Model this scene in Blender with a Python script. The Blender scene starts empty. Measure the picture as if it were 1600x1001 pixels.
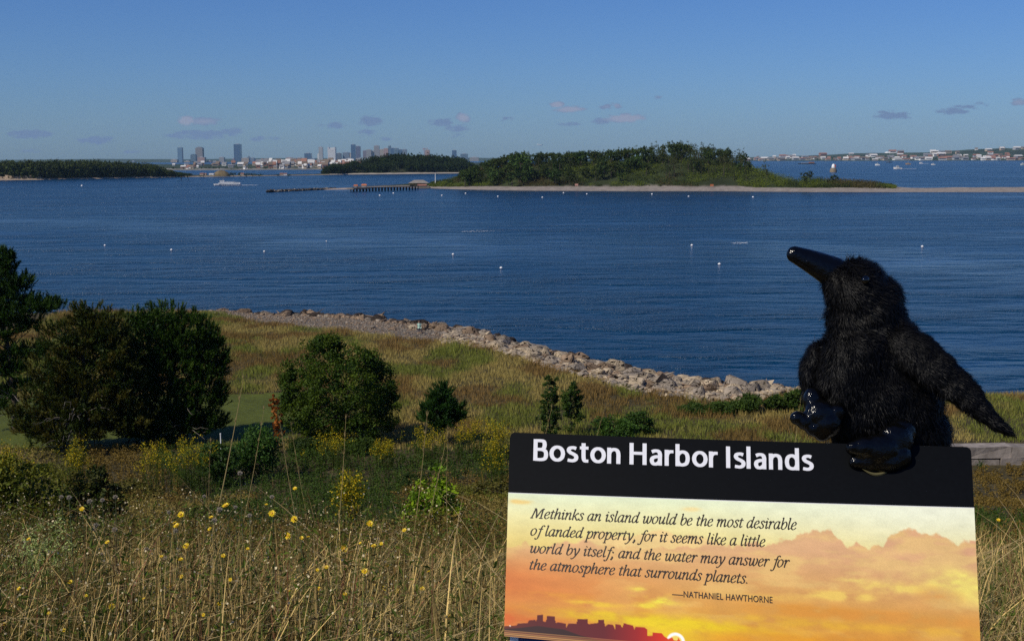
import bpy, bmesh, math, random
import numpy as np
from mathutils import Vector, Matrix

# ------------------------------------------------------------------ camera, sky, sun, exposure
SC = bpy.context.scene
COL = SC.collection
EYE = 22.0
FPX = 2000.0                                     # focal length in photo pixels (photo 1600 wide)
HOR = 247.5                                      # photo row of the horizon at the middle column
ROLL = 0.0044                                    # the camera was held very slightly tilted
TH = math.atan((500.5 - HOR) / FPX)
CT, ST = math.cos(TH), math.sin(TH)
cam = bpy.data.cameras.new("camera")
cam.sensor_width = 36.0
cam.lens = 36.0 * FPX / 1600.0
cam.clip_start = 0.02
cam.clip_end = 60000.0
camo = bpy.data.objects.new("camera", cam)
camo.location = (0, 0, EYE)
camo.matrix_world = Matrix.Translation((0, 0, EYE)) @ Matrix.Rotation(math.radians(90) - TH, 4, 'X') @ Matrix.Rotation(-ROLL, 4, 'Z')
COL.objects.link(camo)
SC.camera = camo
SC.view_settings.view_transform = 'Standard'
SC.view_settings.look = 'None'
SC.view_settings.exposure = -0.36
SC.view_settings.gamma = 1.0
SC.cycles.max_bounces = 6
SC.cycles.transparent_max_bounces = 8
SC.cycles.volume_bounces = 1
SC.cycles.use_denoising = False                  # keeps the fine chop of the water and the leaves

SUN_AZ = math.radians(-128)                      # clockwise from the view direction (+Y)
SUN_EL = math.radians(44)
sl = bpy.data.lights.new("sun", 'SUN')
sl.energy = 5.0
sl.angle = math.radians(0.53)
sl.color = (1.0, 0.92, 0.78)
so = bpy.data.objects.new("sun", sl)
sdir = Vector((math.sin(SUN_AZ) * math.cos(SUN_EL), math.cos(SUN_AZ) * math.cos(SUN_EL), math.sin(SUN_EL)))
so.rotation_euler = sdir.to_track_quat('Z', 'Y').to_euler()
so.location = (0, 0, 60)
COL.objects.link(so)

W = bpy.data.worlds.new("World")
SC.world = W
W.use_nodes = True
wn, wl = W.node_tree.nodes, W.node_tree.links
wn.clear()


def wnode(t, **kw):
    n = wn.new(t)
    for k, v in kw.items():
        setattr(n, k, v)
    return n


sky = wnode('ShaderNodeTexSky', sky_type='NISHITA', sun_disc=False, sun_elevation=SUN_EL, sun_rotation=SUN_AZ,
            altitude=0, air_density=1.0, dust_density=0.35, ozone_density=3.0)
bg = wnode('ShaderNodeBackground')
bg.inputs['Strength'].default_value = 0.09
wout = wnode('ShaderNodeOutputWorld')
# small fair-weather clouds low over the horizon: (photo column, row, half width, half height, density, warm top)
CLOUDS = [(48, 210, 40, 8, .9, 0), (150, 219, 34, 8, .75, 0), (45, 236, 30, 4, .35, 0), (205, 238, 28, 4, .4, 0),
          (291, 189, 15, 9, .9, 1), (318, 190, 34, 7, .85, .4), (312, 211, 62, 8, .8, 0), (362, 206, 22, 7, .7, 0), (412, 217, 30, 5, .5, 0),
          (520, 196, 28, 6, .5, 0), (579, 189, 22, 9, .9, 0), (574, 208, 16, 7, .6, 0), (600, 217, 14, 4, .45, 0), (690, 191, 24, 7, .8, 0),
          (724, 184, 13, 9, .9, .7), (716, 200, 22, 7, .65, 0), (712, 212, 16, 4, .4, 0), (792, 187, 14, 6, .4, 0), (870, 164, 13, 7, .85, .8),
          (890, 171, 30, 6, .9, .7), (948, 167, 14, 5, .6, .3), (963, 165, 12, 6, .6, .5), (940, 189, 18, 6, .8, .1), (978, 185, 38, 8, .95, .8),
          (890, 194, 24, 4, .5, 0), (1030, 152, 12, 4, .3, .3), (1396, 181, 36, 7, .8, 0), (1488, 174, 30, 7, .75, 0), (1510, 168, 28, 5, .4, 0),
          (1592, 160, 16, 7, .8, .4), (1385, 176, 20, 5, .5, 0), (1530, 163, 20, 5, .3, 0)]


def ray(px, py):
    a, v = (px - 800) / FPX, (500.5 - py) / FPX
    a, v = a * math.cos(ROLL) + v * math.sin(ROLL), v * math.cos(ROLL) - a * math.sin(ROLL)
    return np.array([a, CT + v * ST, -ST + v * CT])


tc = wnode('ShaderNodeTexCoord')
sep = wnode('ShaderNodeSeparateXYZ')
wl.new(tc.outputs['Generated'], sep.inputs[0])


def wmath(op, a, b=None, c=None, clamp=False):
    n = wnode('ShaderNodeMath', operation=op, use_clamp=clamp)
    for i, v in enumerate((a, b, c)):
        if v is None:
            continue
        if isinstance(v, (int, float)):
            n.inputs[i].default_value = v
        else:
            wl.new(v, n.inputs[i])
    return n.outputs[0]


ysafe = wmath('MAXIMUM', sep.outputs['Y'], 0.05)
az = wmath('DIVIDE', sep.outputs['X'], ysafe)
el = wmath('DIVIDE', sep.outputs['Z'], ysafe)
cmb = wnode('ShaderNodeCombineXYZ')
wl.new(az, cmb.inputs[0])
wl.new(el, cmb.inputs[1])
wscl = wnode('ShaderNodeVectorMath', operation='MULTIPLY')
wl.new(cmb.outputs[0], wscl.inputs[0])
wscl.inputs[1].default_value = (130, 300, 1)
wnz = wnode('ShaderNodeTexNoise')
wnz.inputs['Scale'].default_value = 1.0
wnz.inputs['Detail'].default_value = 5.0
wnz.inputs['Roughness'].default_value = 0.62
wl.new(wscl.outputs[0], wnz.inputs['Vector'])
dens = warm = None
for (px, py, hw, hh, dn, wm) in CLOUDS:
    r = ray(px, py)
    sub = wnode('ShaderNodeVectorMath', operation='SUBTRACT')
    wl.new(cmb.outputs[0], sub.inputs[0])
    sub.inputs[1].default_value = (r[0] / r[1], r[2] / r[1], 0)
    mul = wnode('ShaderNodeVectorMath', operation='MULTIPLY')
    wl.new(sub.outputs[0], mul.inputs[0])
    mul.inputs[1].default_value = (FPX / (hw * 1.12), FPX / (hh * 1.12), 0)
    ln = wnode('ShaderNodeVectorMath', operation='LENGTH')
    wl.new(mul.outputs[0], ln.inputs[0])
    v = wmath('MULTIPLY', wmath('SUBTRACT', 1.0, ln.outputs['Value'], clamp=True), dn)
    dens = v if dens is None else wmath('MAXIMUM', dens, v)
    if wm > 0:
        w2 = wmath('MULTIPLY', v, wm)
        warm = w2 if warm is None else wmath('MAXIMUM', warm, w2)
dd = wmath('MULTIPLY', dens, 3.2)
dd = wmath('ADD', dd, wmath('MULTIPLY', wmath('SUBTRACT', wnz.outputs['Fac'], 0.56), 5.5))
dd = wmath('MULTIPLY', dd, wmath('MULTIPLY', dens, 5.0, clamp=True), clamp=True)
dd = wmath('MULTIPLY', dd, 0.85)
hs = wnode('ShaderNodeHueSaturation')
hs.inputs['Saturation'].default_value = 1.12
hs.inputs['Value'].default_value = 1.0
wl.new(sky.outputs[0], hs.inputs['Color'])
tint = wnode('ShaderNodeMixRGB', blend_type='MULTIPLY')
tint.inputs[0].default_value = 1.0
tint.inputs[2].default_value = (0.46, 0.70, 1.20, 1)
wl.new(hs.outputs[0], tint.inputs[1])
ccol = wnode('ShaderNodeMixRGB')
wl.new(wmath('MULTIPLY', warm, 2.4, clamp=True), ccol.inputs[0])
ccol.inputs[1].default_value = (2.1, 3.05, 5.3, 1)
ccol.inputs[2].default_value = (4.3, 4.6, 6.2, 1)
mixc = wnode('ShaderNodeMixRGB')
wl.new(dd, mixc.inputs[0])
wl.new(tint.outputs[0], mixc.inputs[1])
wl.new(ccol.outputs[0], mixc.inputs[2])
wl.new(mixc.outputs[0], bg.inputs[0])
wl.new(bg.outputs[0], wout.inputs[0])

# ------------------------------------------------------------------ helpers
rng = np.random.default_rng(11)
random.seed(5)
RT = np.array([1.0, 0, 0])
UP = np.array([0, ST, CT])
FW = np.array([0, CT, -ST])
CAM = np.array([0, 0, EYE])


def S(r, g, b, k=1.0):
    out = []
    for c in (r, g, b):
        c = c / 255.0
        out.append((c / 12.92 if c <= 0.04045 else ((c + 0.055) / 1.055) ** 2.4) * k)
    return tuple(out)


def PX(px, py, d):
    px, py, d = np.broadcast_arrays(np.asarray(px, float), np.asarray(py, float), np.asarray(d, float))
    a, v = (px - 800) / FPX, (500.5 - py) / FPX
    a, v = a * math.cos(ROLL) + v * math.sin(ROLL), v * math.cos(ROLL) - a * math.sin(ROLL)
    return CAM + d[..., None] * (FW + a[..., None] * RT + v[..., None] * UP)


def G(px, py, z=0.0):
    r = ray(px, py)
    t = (EYE - z) / -r[2]
    return CAM + t * r


def AY(px, py, y):
    r = ray(px, py)
    return CAM + r * (y / r[1])


class Geo:
    def __init__(s):
        s.V, s.F3, s.F4, s.C, s.M3, s.M4, s.n = [], [], [], [], [], [], 0

    def add(s, V, F, col=None, mi=0):
        V = np.asarray(V, float).reshape(-1, 3)
        F = np.asarray(F, int)
        if len(V) == 0 or len(F) == 0:
            return s
        if F.shape[1] == 3:
            s.F3.append(F + s.n); s.M3.append(np.full(len(F), mi))
        else:
            s.F4.append(F + s.n); s.M4.append(np.full(len(F), mi))
        c = np.asarray((1, 1, 1) if col is None else col, float)
        s.C.append(np.broadcast_to(c, (len(V), 3)))
        s.V.append(V)
        s.n += len(V)
        return s

    def mesh(s, name, mats, smooth=False):
        me = bpy.data.meshes.new(name)
        V = np.concatenate(s.V) if s.V else np.zeros((0, 3))
        f3 = np.concatenate(s.F3) if s.F3 else np.zeros((0, 3), int)
        f4 = np.concatenate(s.F4) if s.F4 else np.zeros((0, 4), int)
        me.vertices.add(len(V))
        me.vertices.foreach_set('co', V.astype(np.float32).ravel())
        nl = f3.size + f4.size
        me.loops.add(nl)
        me.loops.foreach_set('vertex_index', np.concatenate([f3.ravel(), f4.ravel()]).astype(np.int32))
        me.polygons.add(len(f3) + len(f4))
        starts = np.concatenate([np.arange(len(f3)) * 3, f3.size + np.arange(len(f4)) * 4]).astype(np.int32)
        me.polygons.foreach_set('loop_start', starts)
        mi = np.concatenate(([np.concatenate(s.M3)] if s.M3 else []) + ([np.concatenate(s.M4)] if s.M4 else [np.zeros(0, int)])).astype(np.int32)
        me.polygons.foreach_set('material_index', mi)
        me.polygons.foreach_set('use_smooth', np.full(len(mi), smooth))
        a = me.attributes.new('Col', 'FLOAT_COLOR', 'POINT')
        C = np.concatenate(s.C)
        a.data.foreach_set('color', np.concatenate([C, np.ones((len(C), 1))], 1).astype(np.float32).ravel())
        for m in (mats if isinstance(mats, (list, tuple)) else [mats]):
            me.materials.append(m)
        me.update(calc_edges=True)
        return me

    def obj(s, name, mats, parent=None, smooth=False):
        return link(name, s.mesh(name, mats, smooth), parent)


def link(name, me, parent=None, loc=None):
    o = bpy.data.objects.new(name, me)
    COL.objects.link(o)
    if parent is not None:
        o.parent = parent
    if loc is not None:
        o.location = loc
    return o


def tag(o, label=None, cat=None, group=None, kind=None):
    if label: o['label'] = label
    if cat: o['category'] = cat
    if group: o['group'] = group
    if kind: o['kind'] = kind
    return o


def empty(name, loc, rz=0, **kw):
    o = link(name, None)
    o.location = tuple(float(c) for c in loc)
    o.rotation_euler = (0, 0, rz)
    return tag(o, **kw)


def struct(o):
    return tag(o, kind='structure')


def copy_tree(src, loc, rz=0, scale=None, label=None):
    c = src.copy()
    COL.objects.link(c)
    c.location = tuple(float(q) for q in loc)
    c.rotation_euler = (0, 0, rz)
    if scale is not None:
        c.scale = scale
    if label:
        c['label'] = label
    for ch in list(src.children):
        k = ch.copy()
        COL.objects.link(k)
        k.parent = c
    return c


def box(x0, x1, y0, y1, z0, z1):
    V = [(x, y, z) for z in (z0, z1) for y in (y0, y1) for x in (x0, x1)]
    F = [(0, 2, 3, 1), (4, 5, 7, 6), (0, 1, 5, 4), (1, 3, 7, 5), (3, 2, 6, 7), (2, 0, 4, 6)]
    return np.array(V, float), np.array(F)


def tube(P, R, n=8, cap=True):
    P = np.asarray(P, float)
    R = np.broadcast_to(np.asarray(R, float), (len(P),))
    T = np.gradient(P, axis=0)
    T /= np.linalg.norm(T, axis=1)[:, None] + 1e-12
    ref = np.array([0, 0, 1.0]) if abs(T[0][2]) < 0.9 else np.array([1.0, 0, 0])
    A = np.cross(T, ref); A /= np.linalg.norm(A, axis=1)[:, None] + 1e-12
    B = np.cross(T, A)
    th = np.linspace(0, 2 * math.pi, n, endpoint=False)
    V = P[:, None] + R[:, None, None] * (A[:, None] * np.cos(th)[None, :, None] + B[:, None] * np.sin(th)[None, :, None])
    F = []
    for i in range(len(P) - 1):
        for j in range(n):
            k = (j + 1) % n
            F.append((i * n + j, i * n + k, (i + 1) * n + k, (i + 1) * n + j))
    V = V.reshape(-1, 3)
    if cap:
        V = np.concatenate([V, P[:1], P[-1:]])
        c0, c1, o = len(V) - 2, len(V) - 1, (len(P) - 1) * n
        F += [(c0, (j + 1) % n, j, j) for j in range(n)]
        F += [(c1, o + j, o + (j + 1) % n, o + (j + 1) % n) for j in range(n)]
        F4 = [f for f in F if f[2] != f[3]]
        F3 = [f[:3] for f in F if f[2] == f[3]]
        return V, np.array(F4), np.array(F3)
    return V, np.array(F), None


def addtube(g, P, R, n=8, col=None, mi=0):
    V, F4, F3 = tube(P, R, n)
    b = g.n
    g.add(V, F4, col, mi)
    if F3 is not None:
        g.F3.append(F3 + b); g.M3.append(np.full(len(F3), mi))


def lathe(prof, n=16):
    prof = np.asarray(prof, float)
    th = np.linspace(0, 2 * math.pi, n, endpoint=False)
    V = np.stack([prof[:, 0][:, None] * np.cos(th), prof[:, 0][:, None] * np.sin(th), np.repeat(prof[:, 1][:, None], n, 1)], -1).reshape(-1, 3)
    F = [(i * n + j, i * n + (j + 1) % n, (i + 1) * n + (j + 1) % n, (i + 1) * n + j) for i in range(len(prof) - 1) for j in range(n)]
    return V, np.array(F)


def hash3(ix, iy, iz):
    h = (ix.astype(np.int64) * 374761393 + iy.astype(np.int64) * 668265263 + iz.astype(np.int64) * 2147483647 * 3)
    h = (h ^ (h >> 13)) * 1274126177
    h = (h ^ (h >> 16)) & 0xFFFF
    return h / 65535.0


def vnoise(x, y, z=0.0):
    x, y, z = np.broadcast_arrays(np.asarray(x, float), np.asarray(y, float), np.asarray(z, float))
    ix, iy, iz = np.floor(x), np.floor(y), np.floor(z)
    fx, fy, fz = x - ix, y - iy, z - iz
    fx, fy, fz = (f * f * (3 - 2 * f) for f in (fx, fy, fz))
    o = 0
    for a in (0, 1):
        for b in (0, 1):
            for c in (0, 1):
                w = (fx if a else 1 - fx) * (fy if b else 1 - fy) * (fz if c else 1 - fz)
                o = o + w * hash3(ix + a, iy + b, iz + c)
    return o


def fbm(x, y, z=0.0, oct=4):
    s, a, t = 0, 1.0, 0
    x, y = np.asarray(x, float), np.asarray(y, float)
    for i in range(oct):
        s = s + a * vnoise(x * 2 ** i + 17 * i, y * 2 ** i + 5 * i, z + 3 * i)
        t += a; a *= 0.5
    return s / t


# ------------------------------------------------------------------ materials
def nmat(name):
    m = bpy.data.materials.new(name)
    m.use_nodes = True
    nt = m.node_tree
    return m, nt, nt.nodes['Principled BSDF']


def noise_node(nt, scale, detail=4, rough=.55, coord='Object', stretch=None):
    t = nt.nodes.new('ShaderNodeTexCoord')
    n = nt.nodes.new('ShaderNodeTexNoise')
    n.inputs['Scale'].default_value = scale
    n.inputs['Detail'].default_value = detail
    n.inputs['Roughness'].default_value = rough
    if stretch:
        mp = nt.nodes.new('ShaderNodeMapping')
        mp.inputs['Scale'].default_value = stretch
        nt.links.new(t.outputs[coord], mp.inputs[0])
        nt.links.new(mp.outputs[0], n.inputs['Vector'])
    else:
        nt.links.new(t.outputs[coord], n.inputs['Vector'])
    return n


def mathn(nt, op, a, b=None, clamp=False):
    n = nt.nodes.new('ShaderNodeMath')
    n.operation = op
    n.use_clamp = clamp
    for i, v in enumerate((a, b)):
        if v is None: continue
        if isinstance(v, (int, float)): n.inputs[i].default_value = v
        else: nt.links.new(v, n.inputs[i])
    return n.outputs[0]


def rangen(nt, src, a, b, c, d):
    n = nt.nodes.new('ShaderNodeMapRange')
    nt.links.new(src, n.inputs[0])
    for i, v in enumerate((a, b, c, d)): n.inputs[i + 1].default_value = v
    return n.outputs[0]


def solid(name, col, rough=.6, nscale=None, namp=.25, metallic=0, spec=.5, bump=0, bscale=None, coat=0):
    """A surface of one material with mottled value and an optional fine relief."""
    m, nt, p = nmat(name)
    p.inputs['Roughness'].default_value = rough
    p.inputs['Metallic'].default_value = metallic
    p.inputs['Specular IOR Level'].default_value = spec
    p.inputs['Coat Weight'].default_value = coat
    p.inputs['Base Color'].default_value = (*col, 1)
    if nscale:
        n = noise_node(nt, nscale)
        f = rangen(nt, n.outputs['Fac'], .3, .7, 1 - namp, 1 + namp)
        v = nt.nodes.new('ShaderNodeVectorMath'); v.operation = 'SCALE'
        v.inputs[0].default_value = col
        nt.links.new(f, v.inputs['Scale'])
        nt.links.new(v.outputs[0], p.inputs['Base Color'])
    if bump:
        n = noise_node(nt, bscale or 10)
        b = nt.nodes.new('ShaderNodeBump')
        b.inputs['Strength'].default_value = 1.0
        b.inputs['Distance'].default_value = bump
        nt.links.new(n.outputs['Fac'], b.inputs['Height'])
        nt.links.new(b.outputs[0], p.inputs['Normal'])
    return m


def vcol(name, rough=.8, trans=0.0, tint=None, nscale=None, namp=.3, rnd=0.0, hue=0.0, spec=.2, bump=0, bscale=10):
    """Surface whose own colour comes from the mesh's colour attribute; rnd varies it from object to object."""
    m, nt, p = nmat(name)
    a = nt.nodes.new('ShaderNodeAttribute'); a.attribute_name = 'Col'
    c = a.outputs['Color']
    if tint:
        tv = nt.nodes.new('ShaderNodeVectorMath'); tv.operation = 'MULTIPLY'
        tv.inputs[1].default_value = tint
        nt.links.new(c, tv.inputs[0])
        c = tv.outputs[0]
    f = None
    if nscale:
        n = noise_node(nt, nscale)
        f = rangen(nt, n.outputs['Fac'], .3, .7, 1 - namp, 1 + namp)
    if rnd:
        oi = nt.nodes.new('ShaderNodeObjectInfo')
        r = rangen(nt, oi.outputs['Random'], 0, 1, 1 - rnd, 1 + rnd)
        f = r if f is None else mathn(nt, 'MULTIPLY', f, r)
        if hue:
            h = nt.nodes.new('ShaderNodeHueSaturation')
            rr = mathn(nt, 'FRACT', mathn(nt, 'MULTIPLY', oi.outputs['Random'], 7.31))
            nt.links.new(rangen(nt, rr, 0, 1, .5 - hue, .5 + hue), h.inputs['Hue'])
            nt.links.new(c, h.inputs['Color'])
            c = h.outputs[0]
    if f is not None:
        v = nt.nodes.new('ShaderNodeVectorMath'); v.operation = 'SCALE'
        nt.links.new(c, v.inputs[0]); nt.links.new(f, v.inputs['Scale'])
        c = v.outputs[0]
    nt.links.new(c, p.inputs['Base Color'])
    p.inputs['Roughness'].default_value = rough
    p.inputs['Specular IOR Level'].default_value = spec
    if bump:
        n = noise_node(nt, bscale)
        b = nt.nodes.new('ShaderNodeBump')
        b.inputs['Distance'].default_value = bump
        nt.links.new(n.outputs['Fac'], b.inputs['Height'])
        nt.links.new(b.outputs[0], p.inputs['Normal'])
    if trans:
        t = nt.nodes.new('ShaderNodeBsdfTranslucent')
        nt.links.new(c, t.inputs[0])
        mx = nt.nodes.new('ShaderNodeMixShader'); mx.inputs[0].default_value = trans
        nt.links.new(p.outputs[0], mx.inputs[1]); nt.links.new(t.outputs[0], mx.inputs[2])
        nt.links.new(mx.outputs[0], nt.nodes['Material Output'].inputs[0])
    return m


PLANT = (1.16, 1.26, .52)
M_LEAF = vcol('leaf', .6, .25, tint=PLANT, spec=.2)
M_NEEDLE = vcol('needle', .6, .12, tint=PLANT, spec=.18)
M_FARLEAF = vcol('far_leaf', .8, .15, tint=(1.05, 1.05, .7), rnd=.35, hue=.025)
M_BARK = vcol('bark', .9, nscale=6, bump=.02)
M_GRASS = vcol('grass', .7, .25, tint=(1.05, 1.0, .72), spec=.15)
M_GROUND = vcol('ground', .95, nscale=1.5, namp=.35, bump=.15, bscale=2.5)
M_ROCK = vcol('rock', .85, nscale=1.6, namp=.3, rnd=.22, bump=.05, bscale=3.5)
M_WHITE = solid('white_paint', (.8, .8, .78), .4)
M_METAL = solid('grey_metal', (.35, .36, .38), .4)
M_WOOD = solid('weathered_wood', (.16, .14, .11), .8, 3, .3)

# ------------------------------------------------------------------ near shore and hill terrain
SHORE = [(-2200, 505), (-600, 503), (0, 500), (300, 497), (400, 494), (480, 491), (560, 495), (650, 505), (720, 515), (760, 524), (850, 552), (950, 574),
         (1050, 595), (1150, 611), (1230, 622), (1330, 628), (1600, 628), (2200, 630), (4000, 632)]
_sp = np.array([G(a, b)[:2] for a, b in SHORE])
_o = np.argsort(_sp[:, 0])
_sp = _sp[_o]
WALLY = 88.0


def sstep(a, b, x):
    t = np.clip((np.asarray(x, float) - a) / (b - a), 0, 1)
    return t * t * (3 - 2 * t)


def shore_y(x):
    return np.interp(x, _sp[:, 0], _sp[:, 1])


WBX, WBW = [-60, -46, -38, -31, -21, -13, -1.5, 5.5, 10.5, 18, 24, 30], [7, 7, 10, 25, 27, 27, 21, 20, 22, 17, 7, 2]


def beach_w(x):
    return np.interp(x, WBX, WBW)


def H(x, y):
    x, y = np.asarray(x, float), np.asarray(y, float)
    s = shore_y(x) - y + 1.2 * (fbm(x * .12, y * .12, 5) - .5)
    wd = np.maximum(beach_w(x), 9)
    flat = np.where(s < 0, np.maximum(s * .10, -3.0), 2.3 * sstep(-.35, 1.0, s / wd) - 2.3 * sstep(-.35, 1.0, 0 * s))
    flat = flat + .35 * (fbm(x * .07, y * .07, 1) - .5) * sstep(0, 15, s)
    hz = np.interp(y, [-60, -10, 0, 4, 6, 9, 14, 30, 50, 70, 84, 92], [22, 20.8, 20.45, 20.3, 19.95, 19.1, 17.1, 12.0, 6.8, 3.2, 1.95, 1.9])
    hill = np.where(y < 92, hz - 1.9, 0) + np.where(y < 84, .9 * (fbm(x * .06, y * .06, 9) - .5) * sstep(12, 30, y) * sstep(84, 70, y), 0)
    hill = hill + .08 * (fbm(x * 1.1, y * 1.1, 2) - .5) * sstep(20, 8, y)
    ditch = -1.25 * sstep(20, 25, x) * sstep(60, 74, y) * (y < WALLY + .1)
    return flat + hill + ditch


def is_lawn(x, y):
    """Mown grass beside the pines."""
    e = 2.0 * (fbm(x * .2, y * .2, 3) - .5)
    a = (x > -60) & (x < -16.5 + e) & (y > 88 + e) & (y < 110 + e + .16 * (x + 20))
    return a


def grid(xs, ys):
    X, Y = np.meshgrid(xs, ys)
    n, m = len(ys), len(xs)
    i = np.arange(n - 1)[:, None] * m + np.arange(m - 1)[None]
    F = np.stack([i, i + 1, i + m + 1, i + m], -1).reshape(-1, 4)
    return X, Y, F


xs = np.concatenate([np.linspace(-400, -62, 30), np.arange(-60, 60, .8), np.linspace(62, 400, 30)])
ys = np.concatenate([np.linspace(-150, -2, 14), np.arange(-1, 14, .35), np.arange(14, 87.6, 1.0), [87.7, 88.05, 88.15], np.arange(89, 190, .9), np.linspace(191, 260, 10)])
X, Y, F = grid(xs, ys)
Z = H(X, Y)
s_ = shore_y(X) - Y
n1, n2 = fbm(X * .25, Y * .25, 1), fbm(X * .9, Y * .9, 4)
wb = beach_w(X)[..., None]
soil = np.array([.062, .050, .022]) * (.7 + .6 * n1[..., None])
gravel = np.array([.155, .13, .10]) * (.75 + .5 * n2[..., None])
weed = np.array([.06, .04, .03])
k = sstep(1, -.5, (s_[..., None] - wb) / 3)
c = soil * (1 - k) + gravel * k
kw = sstep(4.5, .5, s_ + 3 * (n1 - .5))[..., None]
c = c * (1 - kw) + weed * kw
g = Geo()
g.add(np.stack([X, Y, Z], -1), F, c.reshape(-1, 3))
struct(g.obj('ground', M_GROUND, smooth=True))

# mown lawn sheet
xs2, ys2 = np.arange(-62, -14, .5), np.arange(86, 116, .5)
X, Y, F = grid(xs2, ys2)
L = is_lawn(X, Y).ravel()
F = F[L[F].all(1)]
n1 = fbm(X * .5, Y * .5, 2)[..., None]
g = Geo()
g.add(np.stack([X, Y, H(X, Y) + .05], -1), F, (np.array([.072, .088, .012]) * (.7 + .6 * n1)).reshape(-1, 3))
struct(g.obj('lawn', vcol('lawn_grass', .9, nscale=4, namp=.3, bump=.06, bscale=9), smooth=True))

# ------------------------------------------------------------------ water
m, nt, p = nmat('sea_water')
p.inputs['Base Color'].default_value = (.0008, .030, .076, 1)
p.inputs['IOR'].default_value = 1.333
p.inputs['Specular IOR Level'].default_value = .30
geo = nt.nodes.new('ShaderNodeNewGeometry')


def wn_(scale, stretch, detail=3, rough=.55, rot=0.0):
    mp = nt.nodes.new('ShaderNodeMapping')
    mp.inputs['Scale'].default_value = stretch
    mp.inputs['Rotation'].default_value = (0, 0, rot)
    n = nt.nodes.new('ShaderNodeTexNoise')
    n.inputs['Scale'].default_value = scale
    n.inputs['Detail'].default_value = detail
    n.inputs['Roughness'].default_value = rough
    nt.links.new(geo.outputs['Position'], mp.inputs[0])
    nt.links.new(mp.outputs[0], n.inputs['Vector'])
    return n.outputs['Fac']


sxyz = nt.nodes.new('ShaderNodeSeparateXYZ')
nt.links.new(geo.outputs['Position'], sxyz.inputs[0])
wob = wn_(.012, (1, 1, 1), 4, .6)
band = mathn(nt, 'ADD', mathn(nt, 'MULTIPLY', sxyz.outputs['X'], .72), sxyz.outputs['Y'])       # one long current lane off the point
band = mathn(nt, 'ADD', band, mathn(nt, 'MULTIPLY', mathn(nt, 'SUBTRACT', wob, .5), 260.0))
band = mathn(nt, 'ABSOLUTE', mathn(nt, 'SUBTRACT', band, 335.0))
band = rangen(nt, band, 20.0, 75.0, 1.0, 0.0)
slick = mathn(nt, 'MAXIMUM', rangen(nt, wn_(.010, (.5, 1.3, 1), 5, .65, .22), .45, .68, 0, .8), band)       # calm lanes and wind-ruffled patches
gust = rangen(nt, wn_(.045, (.35, 1.1, 1), 4, .65, -.1), .36, .64, .25, 1.5)
gust = mathn(nt, 'MULTIPLY', gust, rangen(nt, wn_(.14, (.4, 1.0, 1), 3, .6, .3), .36, .64, .5, 1.5))
amp = mathn(nt, 'MULTIPLY', rangen(nt, slick, 0, 1, 1.25, .42), gust)
swell = wn_(.20, (.45, 1.0, 1), 3, .55, .35)
chop = wn_(.55, (.75, 1.0, 1), 4, .65, .3)
rip = wn_(3.0, (.7, 1.0, 1), 3, .6, -.1)
hgt = mathn(nt, 'ADD', mathn(nt, 'MULTIPLY', swell, 1.6), mathn(nt, 'MULTIPLY', chop, 1.5))
hgt = mathn(nt, 'ADD', hgt, mathn(nt, 'MULTIPLY', rip, .2))
hgt = mathn(nt, 'MULTIPLY', hgt, amp)
b = nt.nodes.new('ShaderNodeBump')
b.inputs['Strength'].default_value = 1.0
b.inputs['Distance'].default_value = 1.0
nt.links.new(hgt, b.inputs['Height'])
nt.links.new(b.outputs[0], p.inputs['Normal'])
nt.links.new(rangen(nt, slick, 0, 1, .24, .16), p.inputs['Roughness'])
M_WATER = m
g = Geo()
xs3 = np.array([-15500, -6000, -2000, -600, -200, 0, 200, 600, 2000, 6000, 15500.])
ys3 = np.array([-600, 0, 100, 200, 400, 800, 1600, 3200, 6400, 10000, 15500.])
X, Y, F = grid(xs3, ys3)
g.add(np.stack([X, Y, 0 * X], -1), F)
struct(g.obj('water', M_WATER))

# ------------------------------------------------------------------ plant makers
def unit(v):
    return v / (np.linalg.norm(v, axis=-1, keepdims=True) + 1e-9)


def rdir(n):
    return unit(rng.normal(size=(n, 3)))


def leaves(g, P, size, col, asp=.6, up=.3):
    n = len(P)
    a = rdir(n)
    nrm = unit(rdir(n) + np.array([0, 0, up]))
    a = unit(a - nrm * (a * nrm).sum(1, keepdims=True))
    b = np.cross(nrm, a)
    s = (np.broadcast_to(size, (n,)) * rng.uniform(.6, 1.3, n))[:, None]
    V = np.stack([P - a * s * .5, P + b * s * asp * .5 + nrm * s * .08, P + a * s * .5, P - b * s * asp * .5 + nrm * s * .08], 1).reshape(-1, 3)
    F = np.arange(n * 4).reshape(-1, 4)
    col = np.broadcast_to(np.asarray(col, float), (n, 3)) * rng.uniform(.7, 1.3, (n, 1))
    g.add(V, F, np.repeat(col, 4, 0))


def spikes(g, P, D, w, col):
    """Thin needles from P along D (length included)."""
    n = len(P)
    side = unit(np.cross(D, rdir(n))) * (np.broadcast_to(w, (n,))[:, None] * .5)
    V = np.stack([P - side, P + side, P + D], 1).reshape(-1, 3)
    col = np.broadcast_to(np.asarray(col, float), (n, 3)) * rng.uniform(.7, 1.3, (n, 1))
    g.add(V, np.arange(n * 3).reshape(-1, 3), np.repeat(col, 3, 0))


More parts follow.
